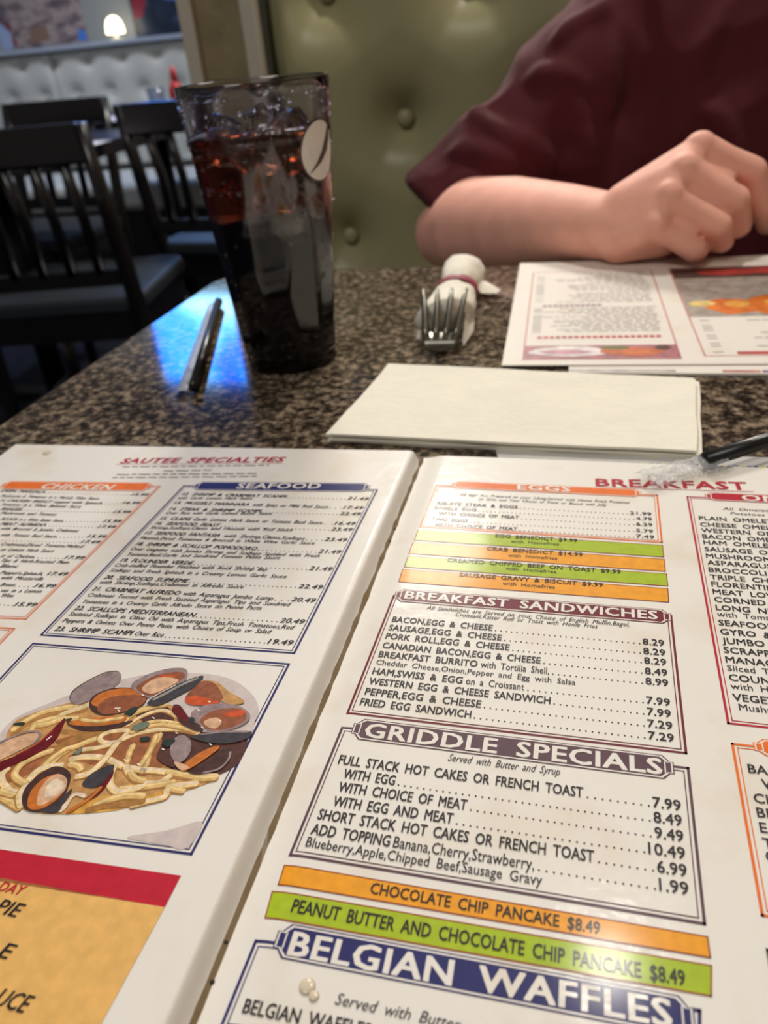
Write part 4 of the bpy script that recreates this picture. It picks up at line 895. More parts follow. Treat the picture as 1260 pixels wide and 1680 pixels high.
def rows(a0, a1, b0, b1, nm, rgb, h, gap, fill):
    bb = b0
    while bb < b1:
        a = a1-random.uniform(0, .004); end = a1-(a1-a0)*random.uniform(*fill)
        while a > end:
            w = random.uniform(.003, .008); st(max(a-w, a0), a, bb, bb+h, nm, rgb); a -= w+.0014
        if random.random() < .7: st(a0, a0+.006, bb, bb+h, nm, rgb)
        bb += gap
rows(.016, .100, .058, .110, 'grey_text', (150, 144, 142), .0014, .0038, (.5, .9)); rows(.016, .100, .122, .20, 'grey_text', (150, 144, 142), .0014, .0042, (.3, .85))
for a in range(20):
    st(.020+a*.0039, .023+a*.0039, .0455, .0500, 'caption_red', (190, 60, 58)); 
for a in range(11): st(.022+a*.0038, .0250+a*.0038, .1125, .1165, 'caption_violet', (130, 96, 120))
rows(.124, .232, .018, .078, 'grey_text', (150, 144, 142), .0014, .0048, (.3, .8)); st(.137, .165, .0145, .0195, 'caption_red', (190, 60, 58)); st(.172, .178, .0145, .0195, 'caption_red', (190, 60, 58)); st(.186, .22, .0145, .0195, 'caption_red', (190, 60, 58))
mb.build('page_spread', other)
mb = MB(); st(.0125, .1045, .0095, .0325, 'photo_mauve', (176, 110, 118), .0027, mb)
def blob2(cx, cy, rx, ry, nm, rgb, z, seed=0):
    vs = []; k = 22
    for i in range(k):
        th = 2*math.pi*i/k; r = 1+.22*noise.noise(Vector((math.cos(th)*1.7+seed, math.sin(th)*1.7, seed))); vs.append(m2l(cx+rx*r*math.cos(th), cy+ry*r*math.sin(th), z))
    mb.add(vs, [tuple(range(k))], mat('print_'+nm, rgb, .45, coat=.3, noise_amt=.35, nscale=150))
blob2(.040, .022, .024, .0085, 'plate_white', (232, 222, 220), .00275, 1); blob2(.037, .021, .016, .004, 'photo_rose', (206, 150, 160), .0028, 2); blob2(.078, .021, .020, .0075, 'shrimp_orange', (206, 112, 62), .0028, 3); blob2(.068, .0275, .010, .0028, 'leaf_green', (96, 112, 60), .00285, 4); blob2(.096, .027, .005, .004, 'dark_brown', (70, 40, 40), .00285, 5)
mb.build('seafood_picture', other)
mb = MB(); st(.1190, .2352, .084, .2040, 'photo_grey', (170, 160, 150), .0027, mb)
st(.1192, .235, .176, .2038, 'photo_dark', (74, 50, 44), .00273, mb)
for i, (cx, cy, rx, ry) in enumerate(((.160, .190, .022, .008), (.195, .192, .024, .009), (.222, .188, .012, .008))): blob2(cx, cy, rx, ry, 'steak_red', (176, 52, 44), .00276+.00002*i, i)
for i, (cx, cy, rx, ry) in enumerate(((.150, .106, .018, .017), (.176, .108, .018, .020), (.205, .106, .022, .019), (.228, .104, .007, .016))): blob2(cx, cy, rx, ry, 'fries_orange', (226, 116, 22), .00276+.00002*i, i+9); blob2(cx+.003, cy+.004, rx*.5, ry*.4, 'fries_gold', (244, 170, 70), .00286+.00002*i, i+3)
blob2(.130, .112, .009, .006, 'egg_yellow', (236, 206, 120), .00284, 8)
mb.build('dinner_picture', other)
# ---------------------------------------------------------------- booth bench behind the diner
M_vinyl = mat('sage_green_vinyl', (158, 153, 115), .34, spec=.4, bump=.04, bscale=600); M_vinyl2 = mat('silver_grey_vinyl', (186, 190, 190), .36, spec=.45, bump=.03, bscale=400)
def tufted(s0, s1, z0, z1, t0, th, so, zo, ds, dz, depth, puff, M, nx, nz, mb, skip=None):
    """buttoned panel facing -t; returns the button spots"""
    btn = []
    r0 = math.floor((z0-zo)/dz)-1
    for r in range(r0, r0+int((z1-z0)/dz)+3):
        for c in range(int((s0-so)/ds)-2, int((s1-so)/ds)+3):
            s, z = so+c*ds+(ds/2 if r % 2 else 0), zo+r*dz
            btn.append((s, z))
    vs = []
    for j in range(nz+1):
        for i in range(nx+1):
            s, z = s0+(s1-s0)*i/nx, z0+(z1-z0)*j/nz
            d1 = min(math.hypot((s-a), (z-b_)) for a, b_ in btn)
            # folds run diagonally between the buttons
            u_, v_ = (s-so)/ds, (z-zo)/(2*dz); f1 = abs(((u_+v_) % 1)-.5)*2; f2 = abs(((u_-v_) % 1)-.5)*2
            fold = math.exp(-((1-f1)/.13)**2)+math.exp(-((1-f2)/.13)**2)
            near = math.exp(-(d1/(.30*ds))**2)
            e = min(s-s0, s1-s, z-z0, z1-z); edge = (1-ss(e/(.035 if puff > .0135 else .014)))
            d = depth*math.exp(-(d1/(.17*ds))**2)+puff*near+(.0022 if puff > .0135 else .0006)*fold*math.exp(-(d1/(.36*ds))**2)+.022*edge*edge
            vs.append(tuple(R(s, t0+d, z)))
    n = len(vs); k = nx+1
    bk = [tuple(R(s0+(s1-s0)*i/nx, t0+th, z0+(z1-z0)*j/nz)) for j in range(nz+1) for i in range(nx+1)]
    F = [(j*k+i, j*k+i+1, (j+1)*k+i+1, (j+1)*k+i) for j in range(nz) for i in range(nx)]
    mb.add(vs, F, M, True)
    rim = [i for i in range(k)]+[j*k+nx for j in range(1, nz+1)]+[nz*k+i for i in range(nx-1, -1, -1)]+[j*k for j in range(nz-1, 0, -1)]
    L_ = len(rim); mb.add([vs[i] for i in rim]+[bk[i] for i in rim], [(i, L_+i, L_+(i+1) % L_, (i+1) % L_) for i in range(L_)]+[tuple(range(L_, 2*L_))[::-1]], M)
    return [(s, z) for s, z in btn if s0+.03 < s < s1-.03 and z0+.03 < z < z1-.02]
def button(s, z, t, r, M, parent):
    b_ = MB(); prof = [(r*math.cos(a), r*.7*math.sin(a)) for a in [i*math.pi/12 for i in range(0, 6)]]+[(r*.05, r*.7)]
    vs = []; nn = 16
    for rr, h in prof:
        for i in range(nn): th = 2*math.pi*i/nn; vs.append(tuple(R(s+rr*math.cos(th), t-h, z+rr*math.sin(th))))
    b_.add(vs, [(j*nn+i, j*nn+(i+1) % nn, (j+1)*nn+(i+1) % nn, (j+1)*nn+i) for j in range(len(prof)-1) for i in range(nn)]+[tuple((len(prof)-1)*nn+i for i in range(nn))], M, True); b_.build('button', parent)
booth = empty('booth_bench', (0, 0, 0), 0, 'sage green buttoned booth bench behind the person in maroon', 'bench')
mb = MB(); bt = tufted(-.432, .97, .46, 1.03, 1.10, .10, -.263, .832, .186, .149, .026, .014, M_vinyl, 200, 110, mb); mb.build('backrest', booth)
for s, z in bt:
    if s < .75 and z > .5: button(s, z, 1.1315, .0115, M_vinyl, booth)
b = MB(); rbox(b, -.43, .97, .68, 1.10, .30, .46, M_vinyl); bevel(b.build('seat', booth), .03)
b = MB(); rbox(b, -.42, .97, .72, 1.2, 0, .30, mat('dark_wood_plinth', (40, 28, 24), .5)); b.build('plinth', booth)
# pillar at the end of the booth: sand coloured tiles between cream boards
pil = empty('pillar', (0, 0, 0), 0, 'pillar of sand coloured tile between two cream boards, behind the cola glass', 'pillar')
M_cream = mat('cream_painted_trim', (188, 181, 166), .5); M_tile = mat('sand_tile', (142, 128, 96), .6, noise_amt=.2, nscale=30, bump=.15, bscale=80); M_grout = mat('tile_grout', (112, 99, 72), .9)
b = MB(); rbox(b, -.524, -.461, 1.102, 1.30, 0, 2.69, M_grout)
z = .01
while z < 2.6:
    rbox(b, -.525, -.460, 1.0995, 1.299, z, z+.292, M_tile); z += .295
b.build('tile_facing', pil)
for s0, s1 in ((-.545, -.5255), (-.4595, -.4395)):
    b = MB(); rbox(b, s0, s1, 1.088, 1.302, 0, 2.69, M_cream); bevel(b.build('cream_board', pil), .002)
b = MB(); rbox(b, -.4392, -.4325, 1.104, 1.25, 0, 1.03, mat('dark_green_strip', (66, 66, 54), .5)); b.build('gap_strip', pil)  # dark strip filling the gap between cream board and backrest

# ---------------------------------------------------------------- far dining area
banq = empty('banquette', (0, 0, 0), 0, 'long silver grey buttoned banquette along the far wall', 'bench')
for s0, s1 in ((-4.6, -2.62), (-2.615, -1.2)):
    mb = MB(); bt = tufted(s0, s1, .47, .985, 3.79, .10, -2.419, .940, .184, .140, .018, .006, M_vinyl2, 150, 50, mb); mb.build('back_panel', banq)
    for s, z in bt:
        if s > -3.3: button(s, z, 3.813, .011, M_vinyl2, banq)
b = MB(); rbox(b, -4.6, -1.2, 3.30, 3.78, .34, .46, M_vinyl2); bevel(b.build('seat', banq), .03)
b = MB(); rbox(b, -4.6, -1.2, 3.36, 3.9, 0, .34, mat('dark_plinth', (24, 24, 30), .6)); b.build('plinth', banq)
b = MB(); rbox(b, -4.6, -1.2, 3.77, 3.96, .986, 1.006, mat('pale_blue_ledge', (150, 162, 182), .3, coat=.4)); bevel(b.build('ledge', banq), .004)
def picture(name, s0, s1, z0, z1, lb, stops, scale, seed, extra):
    r = empty(name, R((s0+s1)/2, 3.955, z0), RZ, lb, 'picture')
    M = bpy.data.materials.new(name+'_print'); M.use_nodes = True; nt = M.node_tree; b_ = nt.nodes['Principled BSDF']; b_.inputs['Roughness'].default_value = .3
    tc = nt.nodes.new('ShaderNodeTexCoord'); mp = nt.nodes.new('ShaderNodeMapping'); mp.inputs['Location'].default_value = (seed, seed*2, seed); mp.inputs['Scale'].default_value = scale; n_ = nt.nodes.new('ShaderNodeTexNoise'); n_.inputs['Scale'].default_value = 12; n_.inputs['Detail'].default_value = 3
    ra = nt.nodes.new('ShaderNodeValToRGB')
    while len(ra.color_ramp.elements) < len(stops): ra.color_ramp.elements.new(.5)
    for e, (p, c) in zip(ra.color_ramp.elements, stops): e.position = p; e.color = lin(c)
    nt.links.new(tc.outputs['Object'], mp.inputs[0]); nt.links.new(mp.outputs[0], n_.inputs['Vector']); nt.links.new(n_.outputs['Fac'], ra.inputs['Fac']); nt.links.new(ra.outputs['Color'], b_.inputs['Base Color'])
    w, h = s1-s0, z1-z0; b1 = MB(); b1.box((0, 0, h/2), (w, .016, h), M)
    for col, pts in extra:
        b1.add([(x-(s0+s1)/2, -.0085, y-z0) for x, y in pts], [tuple(range(len(pts)))], mat('picture_'+col[0], col[1], .4))
    b1.build('canvas', r)
RED = ('red', (116, 34, 52)); BROWN = ('brown', (120, 96, 84)); BLUE = ('blue', (60, 110, 190)); PALE = ('pale', (176, 170, 172))
picture('wall_picture', -2.97, -2.475, 1.012, 1.6, 'blurry wall picture of grey stones with red shapes, above the banquette at the left edge', [(.35, (84, 76, 84)), (.47, (124, 112, 116)), (.6, (150, 139, 138)), (.7, (104, 96, 104))], (1, 1, 2.2), 3,
        [(('steel', (140, 158, 192)), [(-2.97, 1.014), (-2.905, 1.014), (-2.90, 1.08), (-2.93, 1.2), (-2.97, 1.25)]), (RED, [(-2.965, 1.21), (-2.935, 1.20), (-2.92, 1.16), (-2.885, 1.10), (-2.90, 1.085), (-2.935, 1.12), (-2.965, 1.15)]), (RED, [(-2.90, 1.06), (-2.88, 1.06), (-2.882, 1.02), (-2.90, 1.02)]), (BROWN, [(-2.80, 1.03), (-2.68, 1.04), (-2.69, 1.10), (-2.79, 1.09)]), (BLUE, [(-2.53, 1.02), (-2.48, 1.02), (-2.485, 1.06), (-2.52, 1.07)])])
picture('wall_picture', -2.21, -1.90, 1.012, 1.6, 'dark navy wall picture with a red streak, beside the cream pillar boards', [(.3, (16, 24, 40)), (.5, (26, 40, 60)), (.7, (60, 76, 100))], (1, 1, 1), 5,
        [(RED, [(-2.21, 1.25), (-2.11, 1.25), (-2.13, 1.14), (-2.16, 1.09), (-2.205, 1.08), (-2.20, 1.16)]), (BLUE, [(-2.06, 1.25), (-1.98, 1.25), (-1.97, 1.14), (-2.03, 1.15)])])
b = MB(); rbox(b, -2.475, -2.215, 3.95, 3.968, 1.008, 2.0, mat('pale_window_panel', (128, 132, 134), .5)); tag(b.build('wall_panel'), 'pale panel on the far wall behind the small glowing lamp', 'panel')
lamp = empty('lamp', R(-2.262, 3.85, 1.007), 0, 'small dome lamp glowing white on the ledge of the banquette', 'lamp')
b = MB(); b.lathe([(.03, 0), (.03, .006), (.008, .012), (.008, .03)], mat('lamp_base_white', (210, 208, 200), .4), 20); b.build('base', lamp)
b = MB(); b.lathe([(.042, .026), (.042, .034), (.039, .058), (.031, .080), (.018, .092), (.004, .096)], mat('glowing_lamp_glass', (255, 240, 205), .4, emit=4), 24); b.build('shade', lamp)
# television high on the far wall: its picture is the blue reflection in the table
tv = empty('television', R(-2.0, 3.93, 1.74), RZ, 'television with a bright blue picture high on the far wall', 'television')
TVM = bpy.data.materials.new('television_picture'); TVM.use_nodes = True; nt = TVM.node_tree; bs = nt.nodes['Principled BSDF']; tc = nt.nodes.new('ShaderNodeTexCoord'); n_ = nt.nodes.new('ShaderNodeTexNoise'); n_.inputs['Scale'].default_value = 3.2; n_.inputs['Detail'].default_value = 1
mp = nt.nodes.new('ShaderNodeMapping'); mp.inputs['Location'].default_value = (3.1, 0, 1.7); ra = nt.nodes.new('ShaderNodeValToRGB'); el = ra.color_ramp.elements; el[0].position = .36; el[0].color = (.004, .10, .85, 1); el[1].position = .66; el[1].color = (.28, .66, 1, 1); x = el.new(.5); x.color = (.02, .28, 1, 1)
nt.links.new(tc.outputs['Object'], mp.inputs[0]); nt.links.new(mp.outputs[0], n_.inputs['Vector']); nt.links.new(n_.outputs['Fac'], ra.inputs['Fac']); nt.links.new(ra.outputs['Color'], bs.inputs['Emission Color']); bs.inputs['Emission Strength'].default_value = 12; bs.inputs['Base Color'].default_value = (.01, .01, .01, 1)
TVW = .95
b = MB(); b.box((0, 0, .24), (TVW+.03, .04, .56), mat('television_bezel', (14, 14, 15), .4)); bevel(b.build('cabinet', tv), .004)
b = MB(); b.box((0, -.021, .24), (TVW, .004, .50), TVM); b.build('screen', tv)

# ---------------------------------------------------------------- far tables and chairs
M_wood = mat('dark_stained_wood', (17, 12, 14), .28, coat=.35, noise_amt=.3, nscale=14); M_seat = mat('slate_seat_vinyl', (38, 43, 50), .45); M_mat = mat('white_paper_placemat', (226, 222, 232), .6)
def far_table(s, t, w, d, lb):
    r = empty('dining_table', R(s, t), RZ, lb, 'table', 'tables of the far dining area')
    b = MB(); prism(b, round_rect(-w/2, w/2, -d/2, d/2, .03, 4), .715, .75, mat('dark_table_laminate', (40, 34, 36), .25)); bevel(b.build('tabletop', r), .003)
    b = MB(); b.lathe([(.035, .03), (.035, .714)], M_iron, 16); b.build('pedestal', r)
    b = MB(); b.box((0, 0, .015), (.6, .07, .03), M_iron); b.box((0, 0, .0152), (.07, .5, .03), M_iron); b.build('base', r)
far_table(-1.68, 2.02, .80, .66, 'dark dining table behind the nearest dark chair at the left edge')
far_table(-1.66, 2.96, .70, .66, 'dark dining table near the banquette with a red bottle on it')
def placemat(s, t, rz, lb):
    b = MB(); b.box((0, 0, .0006), (.36, .26, .0008), M_mat); o = b.build('placemat', None, R(s, t, .7505)); o.rotation_euler = (0, 0, RZ+rz); tag(o, lb, 'placemat', 'white paper placemats')
placemat(-1.43, 1.86, .05, 'white paper placemat on the dark table behind the nearest chair'); placemat(-1.62, 2.78, -.05, 'white paper placemat on the table by the banquette')
bo = empty('ketchup_bottle', R(-1.43, 2.74, .7505), 0, 'small red bottle standing on the table by the banquette', 'bottle')
b = MB(); b.lathe([(.022, 0), (.025, .01), (.025, .075), (.014, .10)], mat('red_bottle', (176, 34, 40), .3), 18); b.build('body', bo)
b = MB(); b.lathe([(.013, .10), (.010, .13), (.005, .145)], mat('red_cap', (196, 60, 66), .35), 14); b.build('cap', bo)
b = MB(); b.lathe([(.026, 0), (.032, .085), (.030, .085), (.024, .006)], mat('pale_blue_glass', (200, 216, 240), .08, trans=.8), 20, cap1=True); o = b.build('water_glass', None, R(-1.53, 2.78, .752)); tag(o, 'small pale water glass beside the red bottle on the far table', 'glass')
def chair_proto(lb):
    r = empty('dining_chair', (0, 0, 0), 0, lb, 'chair', 'dark slatted chairs of the far dining area')
    b = MB(); prism(b, round_rect(-.205, .205, -.20, .20, .05, 5), .435, .475, M_seat); bevel(b.build('seat', r), .012)
    b = MB(); prism(b, round_rect(-.195, .195, -.19, .19, .03, 4), .375, .434, M_wood); b.build('seat_frame', r)
    def by(z): return -.185-.07*max(0, (z-.45)/.4)
    for s in (-1, 1):
        b = MB(); b.tube([(s*.195, -.215, 0), (s*.19, -.19, .2), (s*.19, -.185, .45), (s*.19, by(.65), .65), (s*.19, by(.83), .83)], [.017, .019, .021, .019, .015], M_wood, 8); b.build('leg', r)
        b = MB(); b.tube([(s*.19, .175, 0), (s*.18, .17, .375)], [.015, .02], M_wood, 8); b.build('leg', r)
        b = MB(); b.tube([(s*.19, -.19, .17), (s*.186, .17, .17)], .011, M_wood, 8); b.build('stretcher', r)
    b = MB(); b.box((0, by(.795), .795), (.37, .024, .075), M_wood); bevel(b.build('crest_rail', r), .006)
    b = MB(); b.box((0, by(.52), .52), (.37, .02, .035), M_wood); b.build('lower_rail', r)
    for k in range(5):
        x = -.13+.065*k; b = MB(); b.tube([(x, by(.53), .53), (x, by(.65)+.008, .65), (x, by(.76), .76)], .0125, M_wood, 8); o = b.build('slat', r)
    return r
def copy_tree(o, parent=None):
    c = o.copy(); COL.objects.link(c); c.parent = parent
    for ch in [x for x in bpy.data.objects if x.parent == o]: copy_tree(ch, c)
    return c
ch0 = chair_proto('dark slatted chair nearest the granite table, its seat under the table at the left edge')
spots = [(-1.235, 1.70, .20, None), (-1.02, 2.25, -.05, 'dark slatted chair right behind the cola glass, pulled up to the far table'), (-1.80, 2.32, math.pi, 'dark chair on the banquette side of the left table, facing the viewer'), (-.98, 3.05, 1.45, 'dark chair turned sideways beside the far table, half hidden by the cola glass')]
for i, (s, t, rz, lb) in enumerate(spots):
    o = ch0 if i == 0 else copy_tree(ch0); o.location = R(s, t); o.rotation_euler = (0, 0, RZ+rz)
    if lb: o['label'] = lb
# ---------------------------------------------------------------- the person across the table
M_skin = mat('skin', (244, 180, 160), .62, spec=.3, sss=.12, noise_amt=.10, nscale=45, bump=.06, bscale=500)
M_shirt = mat('maroon_polo_knit', (78, 15, 26), .9, sheen=.05, noise_amt=.10, nscale=500, bump=.15, bscale=900)
def hulls(parts):
    """each part is a list of (point, radius): its convex hull; all parts as one mesh"""
    V_, F_ = [], []
    for pr in parts:
        bm = bmesh.new()
        for p, r in pr:
            rr = r if isinstance(r, (tuple, list)) else (r, r, r)
            ico = bmesh.ops.create_icosphere(bm, subdivisions=4 if len(pr) == 2 and max(q[1] if not isinstance(q[1], tuple) else 1 for q in pr) < .06 and min(q[1] if not isinstance(q[1], tuple) else 1 for q in pr) > .025 else 3, radius=1.0)
            for v in ico['verts']: v.co = Vector((v.co.x*rr[0], v.co.y*rr[1], v.co.z*rr[2]))+Vector(p)
        h = bmesh.ops.convex_hull(bm, input=bm.verts[:]); kill = [g for g in h['geom_interior'] if isinstance(g, bmesh.types.BMVert)]
        if kill: bmesh.ops.delete(bm, geom=kill, context='VERTS')
        bm.verts.index_update(); k = len(V_); V_ += [v.co.copy() for v in bm.verts]; F_ += [[k+v.index for v in f.verts] for f in bm.faces]; bm.free()
    return V_, F_
def skinmesh(parts, voxel, smooth, extra=None):
    V_, F_ = hulls(parts)
    if extra:
        for ev, ef in extra: k = len(V_); V_ += ev; F_ += [[k+i for i in f] for f in ef]
    me = bpy.data.meshes.new('tmp'); me.from_pydata(V_, [], F_); o = bpy.data.objects.new('tmp', me); COL.objects.link(o)
    md = o.modifiers.new('r', 'REMESH'); md.mode = 'VOXEL'; md.voxel_size = voxel
    if smooth: md = o.modifiers.new('s', 'SMOOTH'); md.factor = .5; md.iterations = smooth
    dg = bpy.context.evaluated_depsgraph_get(); dg.update(); me2 = bpy.data.meshes.new_from_object(o.evaluated_get(dg)); bpy.data.objects.remove(o)
    vs = [v.co.copy() for v in me2.vertices]; fs = [list(p.vertices) for p in me2.polygons]; ns = [v.normal.copy() for v in me2.vertices]; bpy.data.meshes.remove(me2); return vs, fs, ns
def chain(pts): return [[pts[i], pts[i+1]] for i in range(len(pts)-1)]
SC = .225                                             # the person's middle, along the table's edge
def mir(p): p = Vector(p); s, t = p.dot(E1), p.dot(E2); return R(2*SC-s, t, p.z)
SH = Vector((.312, .915, .928)); EL = Vector((.100, .878, .739)); WR = Vector((.2110, .662, .7790))
def arm_parts(f):
    P = lambda x, y, z: f(Vector((x, y, z)))
    up_ = [(f(SH), .044), (f(SH.lerp(EL, .5)), .041), (f(EL), .037)]
    fore = [(f(EL), .037), (P(.125, .838, .750), .0495), (P(.152, .785, .758), .047), (P(.184, .718, .769), .037), (P(.205, .674, .7775), .0275), (f(WR), .0265)]
    parts = chain(up_)+chain(fore)+[[(P(.118, .90, .735), .022), (f(EL), .03)]]
    mI, mM, mR, mP = P(.2695, .645, .8350), P(.2540, .632, .8225), P(.2415, .625, .8060), P(.2325, .623, .7855)
    w1, w2 = P(.2200, .655, .7950), P(.2130, .650, .7720)
    # back of the hand and palm
    parts += [[(f(WR), .025), (w1, .020), (mI, .0105), (mM, .0105)], [(f(WR), .025), (w1, .020), (mM, .0105), (mR, .0105)], [(f(WR), .025), (w2, .019), (mR, .0105), (mP, .0105)],
              [(w2, .020), (mP, .011), (P(.246, .645, .7700), .015)], [(w1, .018), (P(.262, .668, .8080), .016), (mI, .010), (P(.250, .660, .785), .014)]]
    kn = lambda a, r: [(a, r)]
    fing = [(mI, P(.3115, .640, .8155), P(.3290, .648, .7880), P(.3390, .658, .7690), (.0125, .0112, .0108, .0098, .0085)),
            (mM, P(.2925, .622, .7990), P(.3060, .638, .7760), P(.2960, .654, .7660), (.0125, .0115, .0112, .0098, .0085)),
            (mR, P(.2780, .614, .7830), P(.2900, .630, .7670), P(.2800, .648, .7640), (.0120, .0110, .0108, .0094, .0083)),
            (mP, P(.2620, .6135, .7660), P(.2710, .628, .7625), P(.2640, .643, .7640), (.0112, .0098, .0095, .0084, .0076))]
    for a, b_, c, d, r in fing:
        parts += [[(a, r[0]), (a.lerp(b_, .5), r[1]*.94)], [(a.lerp(b_, .5), r[1]*.94), (b_, r[2])], [(b_, r[2]), (c, r[3])], [(c, r[3]), (d, r[4])]]
    for (a, b_, *_), (c, d, *_) in zip(fing, fing[1:]): parts.append([(a.lerp(b_, .25), .0062), (c.lerp(d, .25), .0062), (a.lerp(b_, .70), .0055), (c.lerp(d, .70), .0055)])   # flesh where the fingers press together
    for a in (mI, mM, mR, mP): parts.append([(a+(a-f(WR)).normalized()*.000+Vector((0, -.0022, .0022)), .0108), (a, .011)])
    parts += [[(w1, .016), (P(.268, .690, .8000), .0145)], [(P(.268, .690, .800), .0145), (P(.305, .685, .7930), .0115)], [(P(.305, .685, .793), .0115), (P(.332, .672, .7760), .0092)]]
    return parts
v1, f1, _ = skinmesh(arm_parts(lambda p: p), .0017, 5)
v2, f2, _ = skinmesh(arm_parts(mir), .0034, 2)
def H(ds, dt, z): return R(SC+ds, .905+dt, z)
def B(ds, t, z): return R(SC+ds, t, z)
body = [[(B(0, .955, .98), .055), (H(0, .01, 1.08), .052)],
        [(B(-.165, .96, .922), .046), (B(.165, .96, .922), .046), (B(0, .965, .955), .055)], [(B(-.11, .97, .85), .078), (B(.11, .97, .85), .078), (B(-.10, .98, .60), .08), (B(.10, .98, .60), .08)],
        [(B(-.09, .985, .57), .10), (B(.09, .985, .57), .10)]]
for sg in (-1, 1):
    body += chain([(B(sg*.09, .97, .56), .085), (B(sg*.12, .60, .545), .062)])+chain([(B(sg*.12, .59, .54), .056), (B(sg*.12, .60, .30), .052), (B(sg*.12, .62, .10), .036)])+[[(B(sg*.12, .63, .06), .035), (B(sg*.12, .50, .035), .030)]]
head = [[(H(0, .015, 1.215), (.078, .092, .088))], [(H(0, -.03, 1.17), (.062, .06, .06)), (H(0, -.055, 1.115), (.034, .03, .022)), (H(0, .02, 1.14), (.058, .05, .04))],
        [(H(0, -.092, 1.19), .009), (H(0, -.112, 1.165), .0125)], [(H(-.013, -.098, 1.163), .008), (H(.013, -.098, 1.163), .008)], [(H(-.028, -.08, 1.212), .012), (H(.028, -.08, 1.212), .012)],
        [(H(-.016, -.086, 1.138), .0065), (H(.016, -.086, 1.138), .0065)], [(H(-.014, -.084, 1.129), .0065), (H(.014, -.084, 1.129), .0065)]]
for sg in (-1, 1): head += [[(H(sg*.080, .012, 1.20), (.006, .014, .018)), (H(sg*.077, .006, 1.165), (.005, .009, .012))]]
v3, f3, _ = skinmesh(body, .009, 3)
v4, f4, _ = skinmesh(head, .0035, 4)
V_, F_ = [], []
for v, f in ((v1, f1), (v2, f2), (v3, f3), (v4, f4)): k = len(V_); V_ += v; F_ += [[k+i for i in q] for q in f]
me = bpy.data.meshes.new('person'); me.from_pydata(V_, [], F_); me.materials.append(M_skin); me.update()
person = smooth_all(link('person', me)); tag(person, 'person in a maroon short sleeved polo shirt, seated, a loose fist on the menu', 'person')
def wear(name, parts, voxel, smooth, M, amp=0, extra=None, stretch=(1, 1, 1), fr=16, ridges=()):
    if ridges:                                  # folds of cloth: soft ridges that lie on the garment
        from mathutils.bvhtree import BVHTree
        V_, F_ = hulls(parts)
        for ev, ef in extra: k = len(V_); V_ += ev; F_ += [[k+i for i in f] for f in ef]
        tree = BVHTree.FromPolygons(V_, F_); parts = list(parts)
        for pts, r in ridges:
            P = []
            for p in spline([Vector(q) for q in pts], False, 4):
                h = tree.ray_cast(Vector((p.x, .3, p.y)), Vector((0, 1, 0)))[0]
                if h: P.append(h+Vector((0, r*.35, 0)))
            n = len(P)-1
            parts += [[(P[i], r*(.45+.55*math.sin(math.pi*i/n))), (P[i+1], r*(.45+.55*math.sin(math.pi*(i+1)/n)))] for i in range(n)]
    vs, fs, ns = skinmesh(parts, voxel, smooth, extra)
    if amp:
        o_ = []
        for v, n_ in zip(vs, ns):
            q = Vector((v.x*stretch[0], v.y*stretch[1], v.z*stretch[2]))*fr; w = noise.noise(q); w2 = noise.noise(q*2.1+Vector((5, 3, 1))); o_.append(v+n_*amp*((1-abs(w)*2.2)*.7+.35*w2))
        vs = o_
    me = bpy.data.meshes.new(name); me.from_pydata(vs, [], fs); me.materials.append(M); me.update(); return smooth_all(link(name, me, person))
def sleeve(f):
    a = f(SH+Vector((.02, .0, .0))); e = f(EL+Vector((.002, .030, .006))); d = (e-a); L_ = d.length; d.normalize(); u = d.orthogonal().normalized(); w = d.cross(u); vs = []; n = 40; K = 24
    for k in range(K+1):
        t = k/K; c = a+d*(L_*(t*1.01)); r = .072-.010*t+.004*ss((t-.8)/.2)
        for i in range(n):
            th = 2*math.pi*i/n; q = 1+.03*math.sin(t*17+2.2*math.sin(th))+.03*noise.noise(Vector((math.cos(th)*2, math.sin(th)*2, t*6))); vs.append(c+(u*math.cos(th)+w*math.sin(th))*r*q)
    return vs, [(k*n+i, k*n+(i+1) % n, (k+1)*n+(i+1) % n, (k+1)*n+i) for k in range(K) for i in range(n)]+[tuple(range(n))[::-1], tuple(K*n+i for i in range(n))]
shirt_parts = [[(B(-.12, .955, .82), .075), ((.245, .885, .80), .05), ((.255, .885, .72), .05), (B(-.12, .955, .70), .08)], [(B(-.165, .955, .925), .066), (B(.165, .955, .925), .066), (B(-.075, .958, .985), .05), (B(.075, .958, .985), .05)],
    [(B(-.15, .952, .92), .07), (B(.15, .952, .92), .07), (B(-.12, .962, .80), .105), (B(.12, .962, .80), .105)], [(B(-.12, .962, .80), .105), (B(.12, .962, .80), .105), (B(-.11, .97, .60), .105), (B(.11, .97, .60), .105), (B(-.11, .98, .54), .10), (B(.11, .98, .54), .10)]]
RIDGES = [([(.104, .818), (.135, .818), (.172, .802), (.215, .784)], .011), ([(.134, .850), (.163, .831), (.197, .810), (.246, .795)], .014), ([(.221, .870), (.238, .828), (.249, .789)], .012),
    ([(.259, .912), (.253, .868), (.251, .812)], .013), ([(.291, .907), (.291, .870), (.289, .825)], .010), ([(.352, .930), (.337, .899), (.328, .865)], .010), ([(.21, .905), (.234, .922), (.263, .932)], .010), ([(.182, .875), (.211, .882), (.238, .868)], .011),
    ([(.10, .79), (.125, .795), (.15, .79)], .009), ([(.33, .86), (.35, .83), (.37, .80)], .012)]
wear('polo_shirt', shirt_parts, .0045, 4, M_shirt, .0060, [sleeve(lambda p: p), sleeve(mir)], (1.5, 1.1, .8), 15, RIDGES)
mb = MB(); vs = []; n = 40
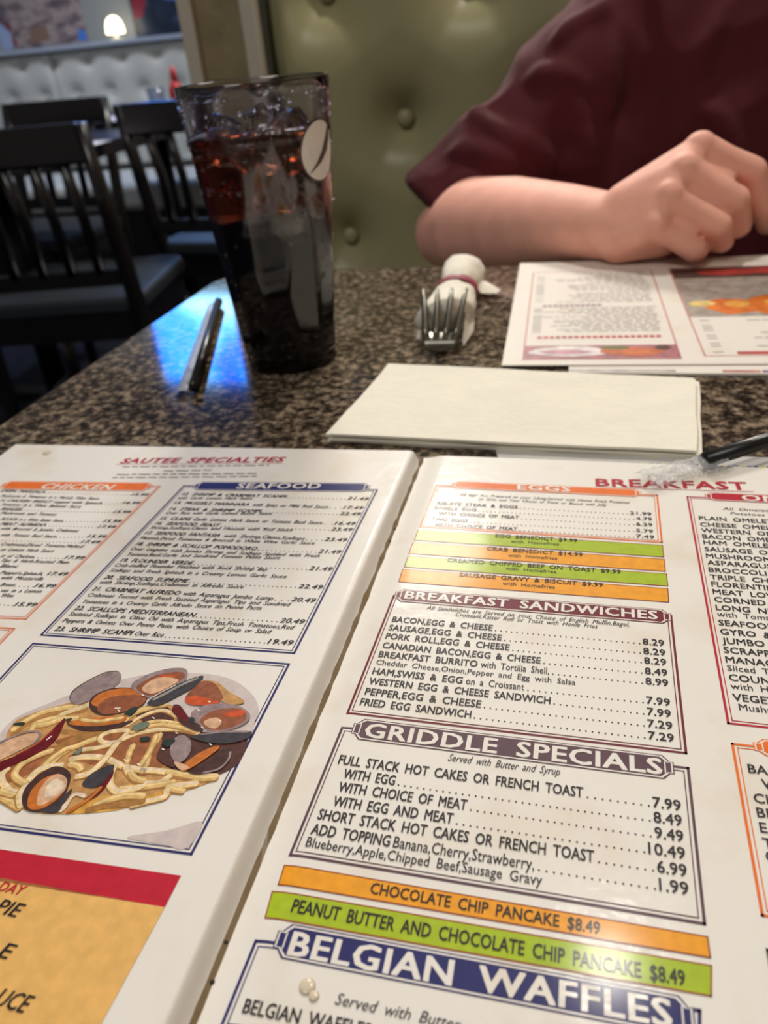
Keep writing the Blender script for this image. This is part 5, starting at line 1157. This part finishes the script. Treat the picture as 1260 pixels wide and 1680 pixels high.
for k, (r, z) in enumerate(((.066, .99), (.070, 1.03), (.064, 1.052), (.074, 1.05), (.088, 1.012), (.092, .995))):
    for i in range(n): th = 2*math.pi*i/n; vs.append(B(r*math.cos(th), .945+r*1.02*math.sin(th), z-.018*max(0, -math.sin(th))))
mb.add(vs, [(k*n+i, k*n+(i+1) % n, (k+1)*n+(i+1) % n, (k+1)*n+i) for k in range(5) for i in range(n)], M_shirt, True); o = mb.build('collar', person); sd = o.modifiers.new('t', 'SOLIDIFY'); sd.thickness = .003
M_jean = mat('dark_denim', (34, 40, 58), .9, noise_amt=.3, nscale=400)
tr = [[(B(-.09, .985, .57), .112), (B(.09, .985, .57), .112)]]
for sg in (-1, 1): tr += chain([(B(sg*.09, .97, .56), .096), (B(sg*.12, .60, .545), .073)])+chain([(B(sg*.12, .59, .54), .068), (B(sg*.12, .60, .30), .066), (B(sg*.12, .62, .10), .056)])
wear('trousers', tr, .009, 3, M_jean, .003)
for sg in (-1, 1):
    wear('shoe', [[(B(sg*.12, .65, .05), .046), (B(sg*.12, .50, .040), .038)], [(B(sg*.12, .64, .085), .046), (B(sg*.12, .62, .05), .046)]], .006, 2, mat('black_shoe_leather', (20, 20, 22), .4))
wear('hair', [[(H(0, .025, 1.242), (.084, .094, .080))], [(H(-.062, .0, 1.25), (.026, .05, .03)), (H(-.055, .04, 1.18), (.032, .05, .05))], [(H(.062, .0, 1.25), (.026, .05, .03)), (H(.055, .04, 1.18), (.032, .05, .05))], [(H(-.05, .03, 1.19), (.034, .06, .05)), (H(.05, .03, 1.19), (.034, .06, .05))], [(H(-.04, -.05, 1.275), (.03, .035, .02)), (H(.04, -.05, 1.275), (.03, .035, .02)), (H(0, .03, 1.29), (.06, .06, .03))]], .005, 2, mat('brown_hair', (62, 42, 30), .6, noise_amt=.4, nscale=200), .004)
for sg in (-1, 1):
    b = MB(); c = H(sg*.030, -.0735, 1.192); bm = bmesh.new(); bmesh.ops.create_uvsphere(bm, u_segments=16, v_segments=10, radius=.0105); b.add([v.co+c for v in bm.verts], [[v.index for v in f.verts] for f in bm.faces], mat('eye_white', (230, 226, 220), .2), True); bm.free()
    bm = bmesh.new(); bmesh.ops.create_uvsphere(bm, u_segments=16, v_segments=10, radius=.0058); c2 = c-E2*.0072; b.add([v.co+c2 for v in bm.verts], [[v.index for v in f.verts] for f in bm.faces], mat('iris_brown', (60, 40, 26), .15), True); bm.free(); b.build('eye', person)
b = MB(); b.tube([H(-.022, -.0905, 1.134), H(0, -.0935, 1.1335), H(.022, -.0905, 1.134)], [.001, .0022, .001], mat('lip_line', (130, 62, 58), .5)); b.build('mouth', person)
for o in list(bpy.data.objects):
    if o.parent is None and o.type == 'MESH' and 'kind' in o and o['kind'] == 'structure': pass
